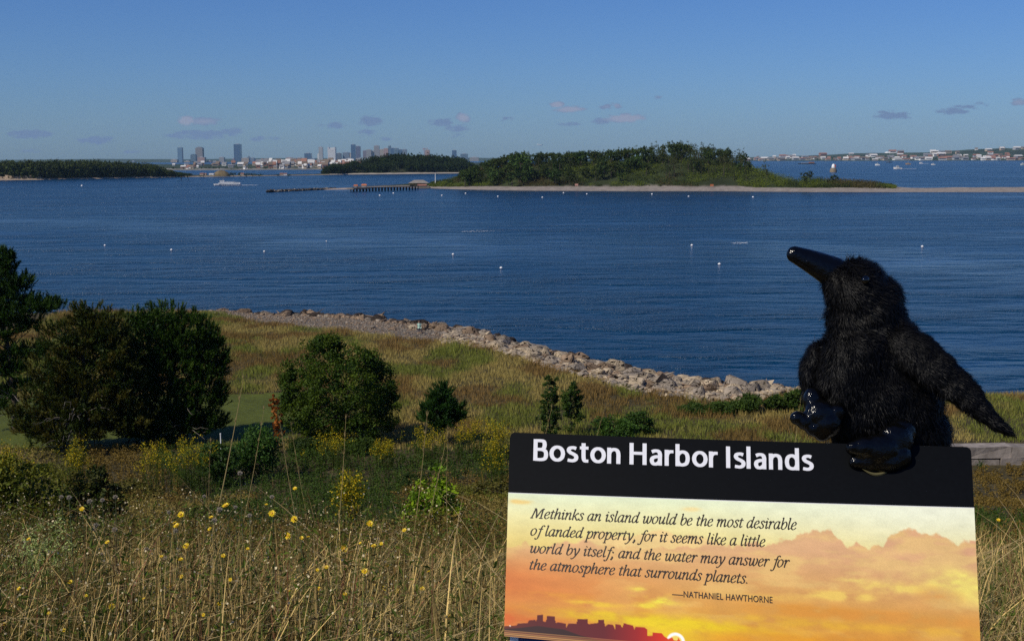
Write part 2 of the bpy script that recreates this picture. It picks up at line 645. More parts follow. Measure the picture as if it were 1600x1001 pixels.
def blades(g, P, h, w, col, lean=.3, seg=3, bend=.5, tipcol=None, az=None):
    """Curved tapering ribbons standing at P."""
    n = len(P)
    h = np.broadcast_to(h, (n,)); w = np.broadcast_to(w, (n,))
    az = rng.uniform(0, 2 * math.pi, n) if az is None else az
    ln = np.abs(rng.normal(0, lean, n)) if np.isscalar(lean) else lean
    d = np.stack([np.cos(az), np.sin(az), 0 * az], 1)
    fa = rng.uniform(0, math.pi, n)
    sd = np.stack([np.cos(fa), np.sin(fa), 0 * fa], 1)
    bd = rng.uniform(.3, 1.3, n) * bend
    rows, cols = [], []
    c0 = np.broadcast_to(np.asarray(col, float), (n, 3)) * rng.uniform(.75, 1.25, (n, 1))
    c1 = c0 if tipcol is None else np.broadcast_to(np.asarray(tipcol, float), (n, 3))
    for i in range(seg + 1):
        t = i / seg
        c = P + d * ((ln * t + bd * ln * t ** 2.5) * h)[:, None] + np.array([0, 0, 1.]) * (h * (t - .35 * bd * ln * t ** 3))[:, None]
        ww = (w * (1 - t ** 1.5) * .5 + w * .04)[:, None]
        rows += [c - sd * ww, c + sd * ww]
        cc = c0 * (1 - t) + c1 * t
        cols += [cc, cc]
    V = np.stack(rows, 1).reshape(-1, 3)
    C = np.stack(cols, 1).reshape(-1, 3)
    m = 2 * (seg + 1)
    b = np.arange(n)[:, None, None] * m
    q = np.array([[2 * i, 2 * i + 1, 2 * i + 3, 2 * i + 2] for i in range(seg)])[None]
    g.add(V, (b + q).reshape(-1, 4), C)


def shell(blobs, n, rmin=.72, keep=.8):
    """Points in the outer shell of a union of ellipsoids, with outward normals."""
    B = np.array(blobs, float)
    wgt = (B[:, 3] * B[:, 4] + B[:, 4] * B[:, 5] + B[:, 3] * B[:, 5])
    wgt /= wgt.sum()
    out, nr = [], []
    tot = 0
    while tot < n:
        i = rng.choice(len(B), n, p=wgt)
        d = rdir(n)
        r = rng.uniform(rmin, 1, n)[:, None]
        P = B[i, :3] + d * B[i, 3:6] * r
        N = unit(d / B[i, 3:6])
        q = (((P[:, None] - B[None, :, :3]) / B[None, :, 3:6]) ** 2).sum(2)
        ok = np.sqrt(q.min(1)) > keep * rmin
        out.append(P[ok]); nr.append(N[ok]); tot += ok.sum()
    return np.concatenate(out)[:n], np.concatenate(nr)[:n]


def limbs(g, base, tops, r0, col, n=7, wob=.12):
    for t in tops:
        t = np.asarray(t, float)
        L = np.linalg.norm(t - base)
        mid = base * .55 + t * .45
        mid[2] += L * .08
        u = np.linspace(0, 1, 7)[:, None]
        P = (1 - u) ** 2 * base + 2 * u * (1 - u) * mid + u ** 2 * t
        P[1:-1] += rng.normal(0, wob * L * .12, P[1:-1].shape)
        addtube(g, P, r0 * (1 - .85 * u[:, 0]), n, col)


def broad_tree(name, loc, blobs, ncl, nleaf, lsize, col, col2, clr, trunk_r=.16, trunk_top=None, inner=.25, **kw):
    """blobs in local coordinates (x, y, z, rx, ry, rz)."""
    root = empty(name, loc, **kw)
    C, N = shell(blobs, ncl)
    g = Geo()
    idx = np.repeat(np.arange(ncl), nleaf)
    off = rdir(len(idx)) * (rng.uniform(0, 1, (len(idx), 1)) ** .45)
    rad = (clr * rng.uniform(.6, 1.35, ncl))[idx][:, None]
    P = C[idx] + off * rad * np.array([1, 1, .75])
    mixv = rng.uniform(0, 1, ncl)[idx][:, None]
    colr = np.asarray(col) * (1 - mixv) + np.asarray(col2) * mixv
    leaves(g, P, lsize, colr)
    B = np.array(blobs)
    ni = int(len(P) * inner)
    i = rng.integers(0, len(B), ni)
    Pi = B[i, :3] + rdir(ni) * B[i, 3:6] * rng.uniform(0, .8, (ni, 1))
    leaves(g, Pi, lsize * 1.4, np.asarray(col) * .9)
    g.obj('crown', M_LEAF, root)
    t = Geo()
    bc = np.array([.09, .07, .055])
    tt = trunk_top or B[:, 2].mean() * .55
    addtube(t, [(0, 0, -.3), (.03, .02, tt * .5), (0, 0, tt)], [trunk_r * 1.25, trunk_r, trunk_r * .8], 9, bc)
    sel = C[rng.choice(ncl, min(ncl, 16), replace=False)]
    limbs(t, np.array([0, 0, tt * .95]), sel * np.array([.85, .85, .95]), trunk_r * .55, bc)
    t.obj('trunk', M_BARK, root)
    return root


def pine_tree(name, loc, blobs, ncl, col, col2, trunk, nl=.26, tufts=6, dead=0, **kw):
    root = empty(name, loc, **kw)
    C, N = shell(blobs, ncl, .55)
    g = Geo()
    T = np.repeat(np.arange(ncl), tufts)
    n = len(T)
    spread = .45
    P = C[T] + rdir(n) * rng.uniform(.1, 1, (n, 1)) * spread * np.array([1, 1, .6])
    ax = unit(N[T] * .8 + rdir(n) * .5 + np.array([0, 0, 1.0]))
    K = 24
    T2 = np.repeat(np.arange(n), K)
    D = unit(ax[T2] * 1.2 + rdir(len(T2)) * .75) * (nl * rng.uniform(.7, 1.2, (len(T2), 1)))
    base = P[T2] + ax[T2] * (rng.uniform(-.15, .42, (len(T2), 1)))
    mixv = rng.uniform(0, 1, ncl)[T][T2][:, None] ** 1.5
    colr = np.asarray(col) * (1 - mixv) + np.asarray(col2) * mixv
    spikes(g, base, D, .05, colr)
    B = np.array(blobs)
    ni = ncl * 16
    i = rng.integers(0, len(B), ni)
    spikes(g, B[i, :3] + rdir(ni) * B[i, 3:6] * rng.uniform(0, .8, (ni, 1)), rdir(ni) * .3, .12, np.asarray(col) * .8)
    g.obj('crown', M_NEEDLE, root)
    t = Geo()
    bc = np.array([.11, .085, .065])
    trunk = np.array(trunk, float)
    addtube(t, trunk[:, :3], trunk[:, 3], 9, bc)
    k = min(ncl, 34)
    sel = C[rng.choice(ncl, k, replace=False)]
    for s in sel:
        zz = trunk[:, 2]
        j = np.argmin(np.abs(zz - (s[2] - .25 * np.linalg.norm(s[:2] - trunk[len(trunk) // 2, :2]))))
        limbs(t, trunk[j, :3].copy(), [s], max(trunk[j, 3] * .38, .035), bc, 5)
    for _ in range(dead):                          # bare grey twigs under the crown
        a = rng.uniform(0, 6.28); r = rng.uniform(1.2, 3.0)
        z0 = rng.uniform(.8, 3.0)
        tip = np.array([math.cos(a) * r, -abs(math.sin(a)) * r - 1.2, z0 + rng.uniform(-.4, 1.0)])
        limbs(t, np.array([0, -.3, z0]), [tip], .035, np.array([.20, .175, .15]), 5, .35)
    t.obj('trunk', M_BARK, root)
    return root


def local_blobs(base, spec, y, ydep=1.0):
    """spec: photo-size ellipses (column, row, half width, half height[, dy]) at world depth y."""
    out = []
    for s in spec:
        px, py, hw, hh = s[:4]
        dy = s[4] if len(s) > 4 else 0
        c = AY(px, py, y + dy)
        k = (y + dy) / FPX * 1.0
        out.append((c[0] - base[0], c[1] - base[1], c[2] - base[2], hw * k, hw * k * ydep, hh * k))
    return out


# ---- the round dark tree in the middle
y0 = 90.0
bx = AY(533, 690, y0)
base = np.array([bx[0], y0, float(H(bx[0], y0))])
spec = [(503, 545, 34, 24), (522, 540, 16, 20), (552, 566, 40, 28), (590, 592, 30, 34, 1), (478, 588, 42, 38), (530, 608, 78, 52), (450, 618, 18, 30, -1), (530, 640, 86, 36), (612, 618, 14, 24), (470, 650, 42, 28, -1), (590, 645, 34, 30, -1),
        (560, 662, 52, 24, -1), (500, 664, 48, 20, -.5), (530, 600, 60, 50, -1.8), (456, 585, 12, 16), (575, 560, 14, 16)]
broad_tree('round_tree', base, local_blobs(base, spec, y0, .9), 430, 86, .16, (.026, .054, .008), (.070, .096, .012), .52, .17, 1.6,
           label="rounded dark green leafy tree standing alone in the middle of the dry meadow", cat="tree")

# ---- pines at the left
y0 = 90.0
bx = AY(290, 690, y0)
base = np.array([bx[0], y0, float(H(bx[0], y0))])
spec = [(255, 500, 40, 26), (290, 525, 45, 40), (235, 530, 45, 40), (320, 560, 38, 32), (345, 570, 18, 26), (270, 580, 64, 54), (310, 610, 46, 42), (265, 635, 62, 34), (245, 560, 50, 50), (250, 668, 70, 22), (315, 662, 40, 18), (200, 660, 40, 26), (225, 590, 45, 50), (340, 620, 16, 18),
        (290, 655, 45, 25), (215, 500, 22, 16), (325, 530, 26, 22)]
lb = local_blobs(base, spec, y0, .8)
pine_tree('pine_tree', base, lb, 780, (.018, .044, .010), (.045, .078, .016), [(0, 0, -.4, .24), (-.3, 0, 2, .2), (-.9, .1, 4.5, .16), (-1.2, 0, 7, .1), (-1.4, 0, 8.8, .05)], dead=8,
          label="broad bushy dark green pine beside the mown lawn, right of the brownish pine", cat="pine tree")
bx = AY(125, 700, 87)
base = np.array([bx[0], 87.0, float(H(bx[0], 87.0))])
spec = [(135, 495, 26, 22), (165, 515, 40, 32), (110, 530, 45, 36), (90, 575, 45, 40), (150, 570, 60, 50), (80, 620, 50, 35), (140, 630, 70, 45), (190, 600, 40, 50), (175, 550, 40, 40), (110, 668, 82, 28), (50, 655, 44, 30),
        (200, 650, 40, 30)]
lb = local_blobs(base, spec, 87.0, .8)
pine_tree('pine_tree', base, lb, 760, (.030, .046, .012), (.085, .066, .022), [(0, 0, -.4, .24), (.2, 0, 2, .2), (.5, .1, 4, .15), (.5, 0, 6.5, .1), (.6, 0, 8.4, .05)], dead=22,
          label="wide pine with browning needles and bare grey twigs, left of the greener pine", cat="pine tree")
bx = AY(18, 640, 94)
base = np.array([bx[0], 94.0, float(H(bx[0], 94.0))])
spec = [(5, 410, 22, 22), (-15, 440, 42, 26), (25, 445, 24, 18), (10, 480, 52, 26), (62, 478, 36, 12), (-30, 480, 40, 40), (40, 505, 30, 16), (-20, 520, 46, 24), (18, 400, 8, 14), (50, 548, 42, 12), (-25, 560, 40, 16), (10, 575, 40, 14), (45, 600, 30, 12), (-10, 620, 40, 20)]
lb = local_blobs(base, spec, 94.0, .8)
pine_tree('pine_tree', base, lb, 540, (.016, .042, .010), (.040, .072, .018), [(.2, 0, -.4, .26), (.25, 0, 3, .21), (.0, .1, 6, .17), (-.4, 0, 9, .12), (-.6, 0, 11.4, .05)], dead=5,
          label="tall open pine at the left edge of the view, its tip highest of the pines", cat="pine tree")
# small pine
y0 = 89.0
bx = AY(690, 672, y0)
base = np.array([bx[0], y0, float(H(bx[0], y0))])
spec = [(690, 615, 12, 16), (688, 635, 24, 16), (690, 652, 36, 18), (672, 640, 14, 18), (712, 645, 14, 16)]
pine_tree('pine_sapling', base, local_blobs(base, spec, y0), 130, (.014, .042, .012), (.030, .065, .020), [(0, 0, -.2, .09), (0, 0, 1.2, .07), (0, 0, 2.6, .03)],
          label="small green pine sapling right of the round dark tree", cat="sapling")


def shrub(name, px, py, y, hw, hh, lsize, col, col2, label, cat="shrub", group=None, lobes=5, ncl=60, nleaf=45):
    b = AY(px, py, y)
    base = np.array([b[0], y, float(H(b[0], y))])
    top = AY(px, py - 2 * hh, y)[2]
    hgt = max(top - base[2], .3)
    w = hw * y / FPX
    bl = [(0, 0, hgt * .5, w * .6, w * .6, hgt * .5)]
    for i in range(lobes):
        a = rng.uniform(0, 6.28)
        bl.append((math.cos(a) * w * .5, math.sin(a) * w * .4, hgt * rng.uniform(.3, .7), w * rng.uniform(.3, .5), w * .4, hgt * rng.uniform(.2, .34)))
    return broad_tree(name, base, bl, ncl, nleaf, lsize, col, col2, w * .22, max(w * .04, .02), hgt * .3, label=label, cat=cat, group=group)


shrub('red_sapling', 432, 668, 86, 13, 32, .16, (.26, .075, .02), (.17, .045, .018), "rusty orange-red sapling in front of the round dark tree's left side", "sapling", lobes=6, ncl=34, nleaf=26)
shrub('leafy_shrub', 405, 725, 76, 50, 30, .16, (.030, .070, .020), (.05, .10, .03), "low fresh green shrub below the rusty red sapling", ncl=90)
shrub('leafy_shrub', 345, 735, 74, 40, 22, .16, (.028, .055, .020), (.04, .08, .03), "low dull green shrub below the lawn, left of the fresh green shrub", ncl=80)
shrub('vine_shrub', 678, 812, 20, 62, 40, .075, (.10, .17, .014), (.20, .27, .02), "bright yellow-green leafy vine bush below the goldenrod, left of the brochure", ncl=90, nleaf=50)
shrub('vine_shrub', 702, 836, 17, 40, 30, .07, (.14, .17, .02), (.19, .19, .02), "small yellowing bush at the foot of the bright vine bush", ncl=50, nleaf=40)
shrub('olive_bush', 40, 850, 22, 90, 76, .08, (.066, .078, .014), (.13, .12, .018), "tall olive-yellow bush at the left edge under the pines", ncl=130, nleaf=60)
shrub('olive_bush', 110, 830, 30, 40, 50, .09, (.035, .045, .014), (.07, .06, .018), "dark olive bush right of the tall olive-yellow bush", ncl=90, nleaf=50)
shrub('dark_bush', 160, 790, 40, 36, 34, .11, (.028, .040, .014), (.05, .05, .02), "dark green bush in front of the browning pine", ncl=80, nleaf=50)
shrub('shore_sapling', 858, 665, 88, 22, 46, .15, (.022, .045, .014), (.04, .07, .02), "thin dark green sapling behind the title band, left of its neighbour", "sapling", ncl=60)
shrub('shore_sapling', 892, 668, 92, 22, 38, .15, (.026, .050, .016), (.05, .08, .02), "upright green sapling right of the thin dark sapling", "sapling", ncl=60)
shrub('leafy_shrub', 960, 690, 88, 46, 20, .16, (.034, .070, .018), (.05, .10, .03), "green shrub just above the brochure's black band", ncl=90)
shrub('leafy_shrub', 1000, 686, 92, 30, 22, .16, (.03, .06, .018), (.05, .09, .03), "pointed green shrub right of the saplings, above the word Harbor", ncl=70)
for px, py, hw, hh, lb_ in [(1085, 662, 32, 15, "leftmost green shrub of the row below the boulders"), (1130, 664, 34, 17, "rounded green shrub in the row below the boulders"),
                            (1172, 662, 30, 24, "tallest green shrub of the row below the boulders"), (1212, 652, 22, 18, "small green shrub at the right end of the boulders"),
                            (1245, 648, 22, 22, "brownish green shrub behind the bird's foot")]:
    shrub('shore_shrub', px, py, 100, hw, hh, .17, (.032, .058, .018), (.055, .085, .028), lb_, group="shrubs below the boulders", ncl=70)

# goldenrod clumps
GOLD = [(245, 712, 70, 24, 9, "goldenrod clump in front of the green pine"), (300, 708, 72, 28, 10, "goldenrod clump by the lawn's near edge"), (520, 695, 80, 26, 8, "goldenrod clump at the foot of the round dark tree"),
        (600, 700, 80, 16, 6, "thin goldenrod clump right of the round tree's shadow"), (668, 690, 82, 20, 10, "goldenrod clump below the pine sapling"), (735, 682, 84, 26, 12, "large goldenrod clump right of the pine sapling"),
        (778, 684, 84, 18, 12, "goldenrod clump beside the brochure's corner"), (774, 712, 70, 15, 12, "low goldenrod clump left of the brochure's corner"), (15, 730, 50, 20, 12, "goldenrod clump at the left edge"),
        (120, 705, 70, 16, 7, "goldenrod clump in front of the browning pine"), (545, 760, 40, 14, 8, "faint goldenrod among the brown weeds")]
for px, py, y, hw, hh, lab in GOLD:
    b_ = AY(px, py, y)
    base = np.array([b_[0], y, float(H(b_[0], y))])
    top = AY(px, py - 2 * hh, y)[2] - base[2]
    w = hw * y / FPX
    n = 44
    root = empty('goldenrod', base, label="yellow flowering " + lab, cat="wildflower", group="goldenrod clumps")
    sx = rng.normal(0, w * .62, n); sy = rng.normal(0, w * .5, n); sh = top * rng.uniform(.6, 1.05, n)
    g = Geo()
    P = np.stack([sx, sy, 0 * sx], 1)
    blades(g, P, sh, .02 + y * .0002, (.05, .07, .02), .1, 2)
    nl = 16
    idx = np.repeat(np.arange(n), nl)
    Pl = P[idx] + np.stack([rng.normal(0, .07, len(idx)), rng.normal(0, .07, len(idx)), sh[idx] * rng.uniform(.1, .85, len(idx))], 1)
    leaves(g, Pl, .14, (.045, .06, .02), .3)
    g.obj('stems', M_LEAF, root)
    g = Geo()
    idx = np.repeat(np.arange(n), 34)
    Pl = P[idx] + np.stack([rng.normal(0, .10, len(idx)), rng.normal(0, .10, len(idx)), sh[idx] * rng.uniform(.78, 1.08, len(idx))], 1)
    leaves(g, Pl, .075, np.where((rng.uniform(0, 1, len(idx)) < .4)[:, None], np.array([.12, .13, .02]), np.array([.42, .29, .015])), .7)
    g.obj('flower_plumes', M_LEAF, root)

# ------------------------------------------------------------------ dry meadow between hill and shore
n = 120000
x = rng.uniform(-60, 62, n); y = 87 + 85 * rng.uniform(0, 1, n)
s_ = shore_y(x) - y
wbl = beach_w(x)
edge = 6 * (fbm(x * .2, y * .2, 7) - .5)
ok = (s_ > wbl + .6 * edge + 1) & ~is_lawn(x, y) & ~((x > 20) & (y < WALLY + .6))
x, y = x[ok], y[ok]
n = len(x)
g = Geo()
pt = fbm(x * .16, y * .10, 3)[:, None]
p2 = fbm(x * .3 + 40, y * .2, 8)[:, None]
tan, olive, rust = np.array([.38, .31, .13]), np.array([.19, .22, .055]), np.array([.22, .135, .06])
cl = tan * sstep(.44, .58, pt) + olive * (1 - sstep(.44, .58, pt))
cl = cl * (1 - sstep(.5, .6, p2) * .85) + rust * sstep(.5, .6, p2) * .85
hm = .12 + .75 * fbm(x * .3, y * .25, 6)
for kk in range(4):
    P = np.stack([x + rng.normal(0, .22, n), y + rng.normal(0, .22, n), H(x, y) - .03], 1)
    blades(g, P, hm * rng.uniform(.5, 1.2, n), .045, cl * rng.uniform(.75, 1.2, (n, 1)), .22, 2, .7, tipcol=None)
tag(g.obj('meadow_grass', M_GRASS), kind='stuff', label="tan and olive dry meadow grass between the trees and the shore", cat="grass")

# ------------------------------------------------------------------ hillside weeds (y 9 .. 88)
n = 21000
u = rng.uniform(0, 1, n)
y = 9 * (88 / 9) ** (u ** .8)
x = rng.uniform(-.47, .47, n) * (y + 6)
ok = (y < 86.5) & ~is_lawn(x, y)
x, y = x[ok], y[ok]
n = len(x)
t1 = fbm(x / (y + 6) * 9 + 3, np.log(y) * 5.0, 3)
t2 = fbm(x / (y + 6) * 16, np.log(y) * 7, 13)
br, gr, ol, pk = np.array([.150, .092, .042]), np.array([.040, .066, .016]), np.array([.115, .110, .026]), np.array([.24, .17, .10])
c = np.where((t1 > .63)[:, None], gr, br)
c = np.where(((t1 < .40) | (x / (y + 6) < -.33))[:, None], ol, c)
c = np.where(((t2 > .60) & (t1 < .63))[:, None], pk, c)
hgt = (.35 + .75 * fbm(x * .3, y * .25, 21)) * np.interp(y, [9, 16, 30, 88], [.6, .85, 1.15, 1.15]) * np.where((x > 21) & (y > 55), .6, 1)
g = Geo()
base = np.stack([x, y, H(x, y) - .05], 1)
blades(g, base, hgt, .012 + .0006 * y, c * 1.1, .22, 2)
K = 44
idx = np.repeat(np.arange(n), K)
tt = rng.uniform(.05, 1, len(idx))
sp = (.28 * hgt[idx])[:, None]
P = base[idx] + np.stack([rng.normal(0, 1, len(idx)), rng.normal(0, 1, len(idx)), 0 * tt], 1) * sp * (1.1 - .5 * tt[:, None])
P[:, 2] += hgt[idx] * tt
leaves(g, P, (.022 + .0016 * y)[idx], c[idx], .45)
tag(g.obj('hillside_weeds', M_LEAF), kind='stuff', label="tangled brown and olive weeds covering the slope below", cat="weeds")
# dry stalk tangle on the slope
n = 16000
y = 9 * (84 / 9) ** rng.uniform(0, 1, n)
x = rng.uniform(-.47, .47, n) * (y + 6)
ok = ~((x > 21) & (y > 60)) & ~is_lawn(x, y)
x, y = x[ok], y[ok]
g = Geo()
blades(g, np.stack([x, y, H(x, y)], 1), (.4 + .45 * rng.uniform(0, 1, len(x))) * np.interp(y, [9, 20, 88], [.6, 1, 1]), .005 + .00035 * y, np.array([.20, .15, .08]), .3, 3)
tag(g.obj('dry_stalks', M_GRASS), kind='stuff', label="thin dry stalks standing among the slope weeds", cat="grass")

# ------------------------------------------------------------------ foreground grass
def fy(y):
    return np.interp(y, [3, 5, 6.5, 9], [1.0, .85, .5, .3])


def fg(n, ya, yb, xa=-.46, xb=.46):
    y = rng.uniform(ya, yb, n) ** 1.0
    x = rng.uniform(xa, xb, n) * (y + .6)
    return x, y


g = Geo()
x, y = fg(52000, 2.6, 9.5)                                      # short tangle
dn = fbm(x * 1.3, y * 1.3, 4)
cg = np.where((fbm(x * .8 + 9, y * .8, 2) > .5)[:, None], np.array([.13, .165, .04]), np.array([.42, .33, .17]))
cg = np.where((rng.uniform(0, 1, len(x)) < .3)[:, None], np.array([.06, .085, .025]), cg) * .7
blades(g, np.stack([x, y, H(x, y) - .01], 1), rng.uniform(.10, .30, len(x)) * (.6 + .8 * dn) * fy(y), rng.uniform(.0025, .006, len(x)), cg, .55, 3, .9)
x, y = fg(8200, 2.8, 8.0)                                        # straw stalks
dn = fbm(x * .9, y * .9, 14)
h = rng.uniform(.24, .50, len(x)) * (.7 + .6 * dn) * fy(y)
straw = np.array([.92, .68, .34]) * rng.uniform(.35, 1.0, (len(x), 1))
straw = np.where((rng.uniform(0, 1, len(x)) < .15)[:, None], np.array([.22, .09, .07]), straw)
straw = np.where((rng.uniform(0, 1, len(x)) < .2)[:, None], np.array([.16, .19, .05]), straw)
blades(g, np.stack([x, y, H(x, y)], 1), h, rng.uniform(.0022, .0056, len(x)) * np.where(rng.uniform(0, 1, len(x)) < .14, 1.8, 1), straw, .28, 4, .7, az=rng.normal(.2, 1.2, len(x)))
x, y = fg(30000, 2.7, 6.5, -.2, .46)                              # matted bent blades, thickest right of centre
k_ = (rng.uniform(0, 1, len(x)) < sstep(-.2, -.02, x / (y + .6)))
x, y = x[k_], y[k_]
cm = np.where((rng.uniform(0, 1, len(x)) < .4)[:, None], np.array([.13, .17, .045]), np.array([.78, .62, .36]) * rng.uniform(.3, 1.0, (len(x), 1)))
blades(g, np.stack([x, y, H(x, y)], 1), rng.uniform(.10, .34, len(x)) * fy(y), rng.uniform(.002, .0045, len(x)), cm, .75, 4, 1.6)
x, y = fg(800, 2.8, 6.0)                                          # broken, lying straws
P = np.stack([x, y, H(x, y) + rng.uniform(.03, .18, len(x))], 1)
blades(g, P, rng.uniform(.12, .3, len(x)), .0055, (.42, .33, .21), rng.uniform(1.2, 3.5, len(x)), 3, .3, az=rng.normal(0, 1.0, len(x)) + np.where(rng.uniform(0, 1, len(x)) < .5, 0, math.pi))
tag(g.obj('foreground_grass', M_GRASS), kind='stuff', label="dry straw-coloured grass and weeds in the near foreground", cat="grass")

# leafy dark weeds with tiny pale seed buds
g = Geo(); g2 = Geo()
n = 4600
x, y = fg(n, 2.9, 9.0, -.47, .46)
h_r = np.where(x / (y + .6) > .0, .6, 1.0)
h = rng.uniform(.28, .56, n) * np.interp(y, [3, 5.5, 9], [1, 1, .6]) * h_r
P = np.stack([x, y, H(x, y)], 1)
blades(g, P, h, .003, (.10, .065, .04), .15, 3)
idx = np.repeat(np.arange(n), 10)
tt = rng.uniform(.1, .95, len(idx))
Pl = P[idx] + np.stack([rng.normal(0, .035, len(idx)), rng.normal(0, .035, len(idx)), h[idx] * tt], 1)
leaves(g, Pl, .026, np.where((rng.uniform(0, 1, len(idx)) < .62)[:, None], np.array([.07, .092, .022]), np.array([.12, .07, .04])), .3)
idx = np.repeat(np.arange(n), 3)
Pl = P[idx] + np.stack([rng.normal(0, .04, len(idx)), rng.normal(0, .04, len(idx)), h[idx] * rng.uniform(.6, 1.05, len(idx))], 1)
keep = (rng.uniform(0, 1, len(idx)) < .5) & (Pl[:, 0] < -.25)
leaves(g2, Pl[keep], .008, (.62, .54, .44), .9)
o = g.obj('seeding_weeds', M_LEAF)
tag(o, kind='stuff', label="dark leafy weeds dotted with tiny pale seed buds at lower left", cat="weeds")
o2 = g2.obj('seed_buds', M_GRASS); o2.parent = o


# tall single grass stalks
STALKS = [(318, 880, 380, 592, 5.2, 2.6), (380, 800, 412, 640, 6.0, 1.4), (470, 830, 437, 655, 5.5, 1.6), (520, 870, 540, 655, 5.2, 1.8), (640, 850, 667, 650, 5.2, 1.7), (655, 850, 700, 672, 5.6, 1.6),
          (480, 790, 455, 665, 6.5, 1.1), (702, 800, 700, 680, 6.0, 1.1), (845, 700, 862, 636, 8.0, 1.4), (925, 700, 944, 640, 8.0, 1.3), (1240, 690, 1254, 600, 8.0, 1.2), (330, 800, 329, 690, 6.5, .9)]
labs = ["tallest pale grass stalk rising in front of the lawn", "thin stalk leaning right beside the tallest stalk", "thin stalk leaning left below the round tree", "straight stalk crossing the round tree's foot",
        "stalk below the pine sapling, leaning right", "second stalk below the pine sapling, steeper leaning", "faint stalk between the rusty sapling and the round tree", "short upright stalk above the bright vine bush",
        "stalk tip above the letter o of Boston", "stalk tip above the word Harbor", "stalk beside the bird's left foot", "fine upright stalk left of the tallest stalk"]
for (xa, ya, xb, yb, d, wpx), lab in zip(STALKS, labs):
    b0, t0 = AY(xa, ya, d), AY(xb, yb, d)
    gz = float(H(b0[0], d))
    dirv = (t0 - b0) / (t0[2] - b0[2])
    b1 = b0 + dirv * (gz - b0[2])
    g = Geo()
    u = np.linspace(0, 1, 12)[:, None]
    P = b1 + (t0 - b1) * u
    P[:, 0] += .012 * np.sin(u[:, 0] * 3.1) * (1 if xb > xa else -1)
    r = wpx * d / FPX * .55
    addtube(g, P - b1, r * (1.1 - .85 * u[:, 0]), 5, (.42, .34, .20))
    q = P[8:] - b1
    spikes(g, np.repeat(q, 12, 0), np.tile(np.array([0, 0, .022]), (len(q) * 12, 1)) + rng.normal(0, .005, (len(q) * 12, 3)), .0022, (.40, .31, .18))
    o = g.obj('grass_stalk', M_GRASS)
    o.location = tuple(b1)
    tag(o, lab, "grass stalk", "tall grass stalks")

# yellow flowers -----------------------------------------------------------
M_PETAL = solid('yellow_petal', (.78, .56, .01), .5)
M_CENTER = solid('flower_centre', (.55, .30, .02), .8)
M_STEM = solid('green_stem', (.07, .09, .03), .7)


def flower_proto(nh=1):
    root = empty('yellow_flower', (0, 0, 0), label="x", cat="wildflower", group="yellow daisies in the grass")
    g = Geo()
    n = 15
    for ring, (rr, tilt, m) in enumerate([(1.0, .25, n), (.8, .6, 11)]):
        for i in range(m):
            a = 2 * math.pi * (i + .5 * ring) / m + rng.uniform(-.08, .08)
            L = .017 * rr * rng.uniform(.85, 1.1)
            d = np.array([math.cos(a), math.sin(a), tilt]); s = np.array([-math.sin(a), math.cos(a), 0]) * .0026
            g.add([d * .004 - s * .6, d * .004 + s * .6, d * L * .7 + s, d * L * .7 - s, d * L], [(0, 1, 2, 3)])
            b = g.n - 5
            g.F3.append(np.array([[b + 3, b + 2, b + 4]])); g.M3.append(np.array([0]))
    V, F = lathe([(.0, -.003), (.005, 0), (.0062, .004), (.004, .0065), (0.0001, .0072)], 10)
    h = g.obj('flower_head', M_PETAL, root)
    c_ = Geo(); c_.add(V, F); cc = c_.obj('flower_centre', M_CENTER, h, True)
    st = Geo()
    addtube(st, [(0, 0, 0), (.01, .004, -.2), (.0, .0, -.42), (-.01, 0, -.62)], [.0011, .0014, .0018, .0022], 5)
    for i in range(9):
        z = -.04 - .045 * i
        a = i * 2.4
        d = np.array([math.cos(a), math.sin(a), .7]) * .03
        spikes(st, np.array([[0, 0, z]]), d[None], .006, (1, 1, 1))
    st.obj('stem', M_STEM, root)
    return root


protos = [flower_proto() for _ in range(1)]
FL = [(353, 790, 1.2), (283, 804, 1.1), (276, 821, 1.0), (273, 817, .8), (425, 802, 1.1), (460, 811, 1.1), (330, 808, .7), (328, 826, .7), (291, 853, 1.1), (282, 874, .9), (349, 868, .8), (283, 900, .7),
      (266, 917, 1.0), (175, 947, 1.0), (202, 965, 1.1), (109, 909, .9), (128, 795, .8), (168, 847, .8), (388, 974, 1.0), (343, 943, .8), (387, 857, .6), (6, 975, .9), (30, 919, .7), (100, 984, .6), (45, 842, .7),
      (578, 818, 1.1), (538, 857, 1.2), (584, 853, .9), (596, 849, .6), (570, 892, 1.1), (604, 884, 1.0), (621, 924, 1.1), (648, 944, 1.2), (587, 914, 1.0), (601, 918, .8), (498, 920, .9), (539, 928, .8), (510, 886, .8),
      (496, 890, .6), (451, 924, .8), (450, 837, 1.1), (387, 974, .9), (570, 970, .9), (575, 985, .8), (660, 920, .9), (670, 893, .7), (700, 962, 1.0), (636, 988, .8), (481, 839, .7), (471, 840, .7), (563, 848, .5),
      (416, 788, .5), (461, 763, .7), (632, 828, .7), (1510, 790, .7), (1560, 812, .6), (318, 960, .6), (225, 935, .6), (77, 957, .7), (135, 930, .5), (252, 869, .6), (360, 905, .6)]


def where(px, py):
    zone = "in the seeding weeds at lower left" if px < 230 else "around the tall stalks left of centre" if px < 480 else "in the straw left of the brochure" if px < 780 else "in the grass right of the brochure"
    row = "highest" if py < 815 else "upper" if py < 860 else "middle" if py < 920 else "lowest"
    return zone, row


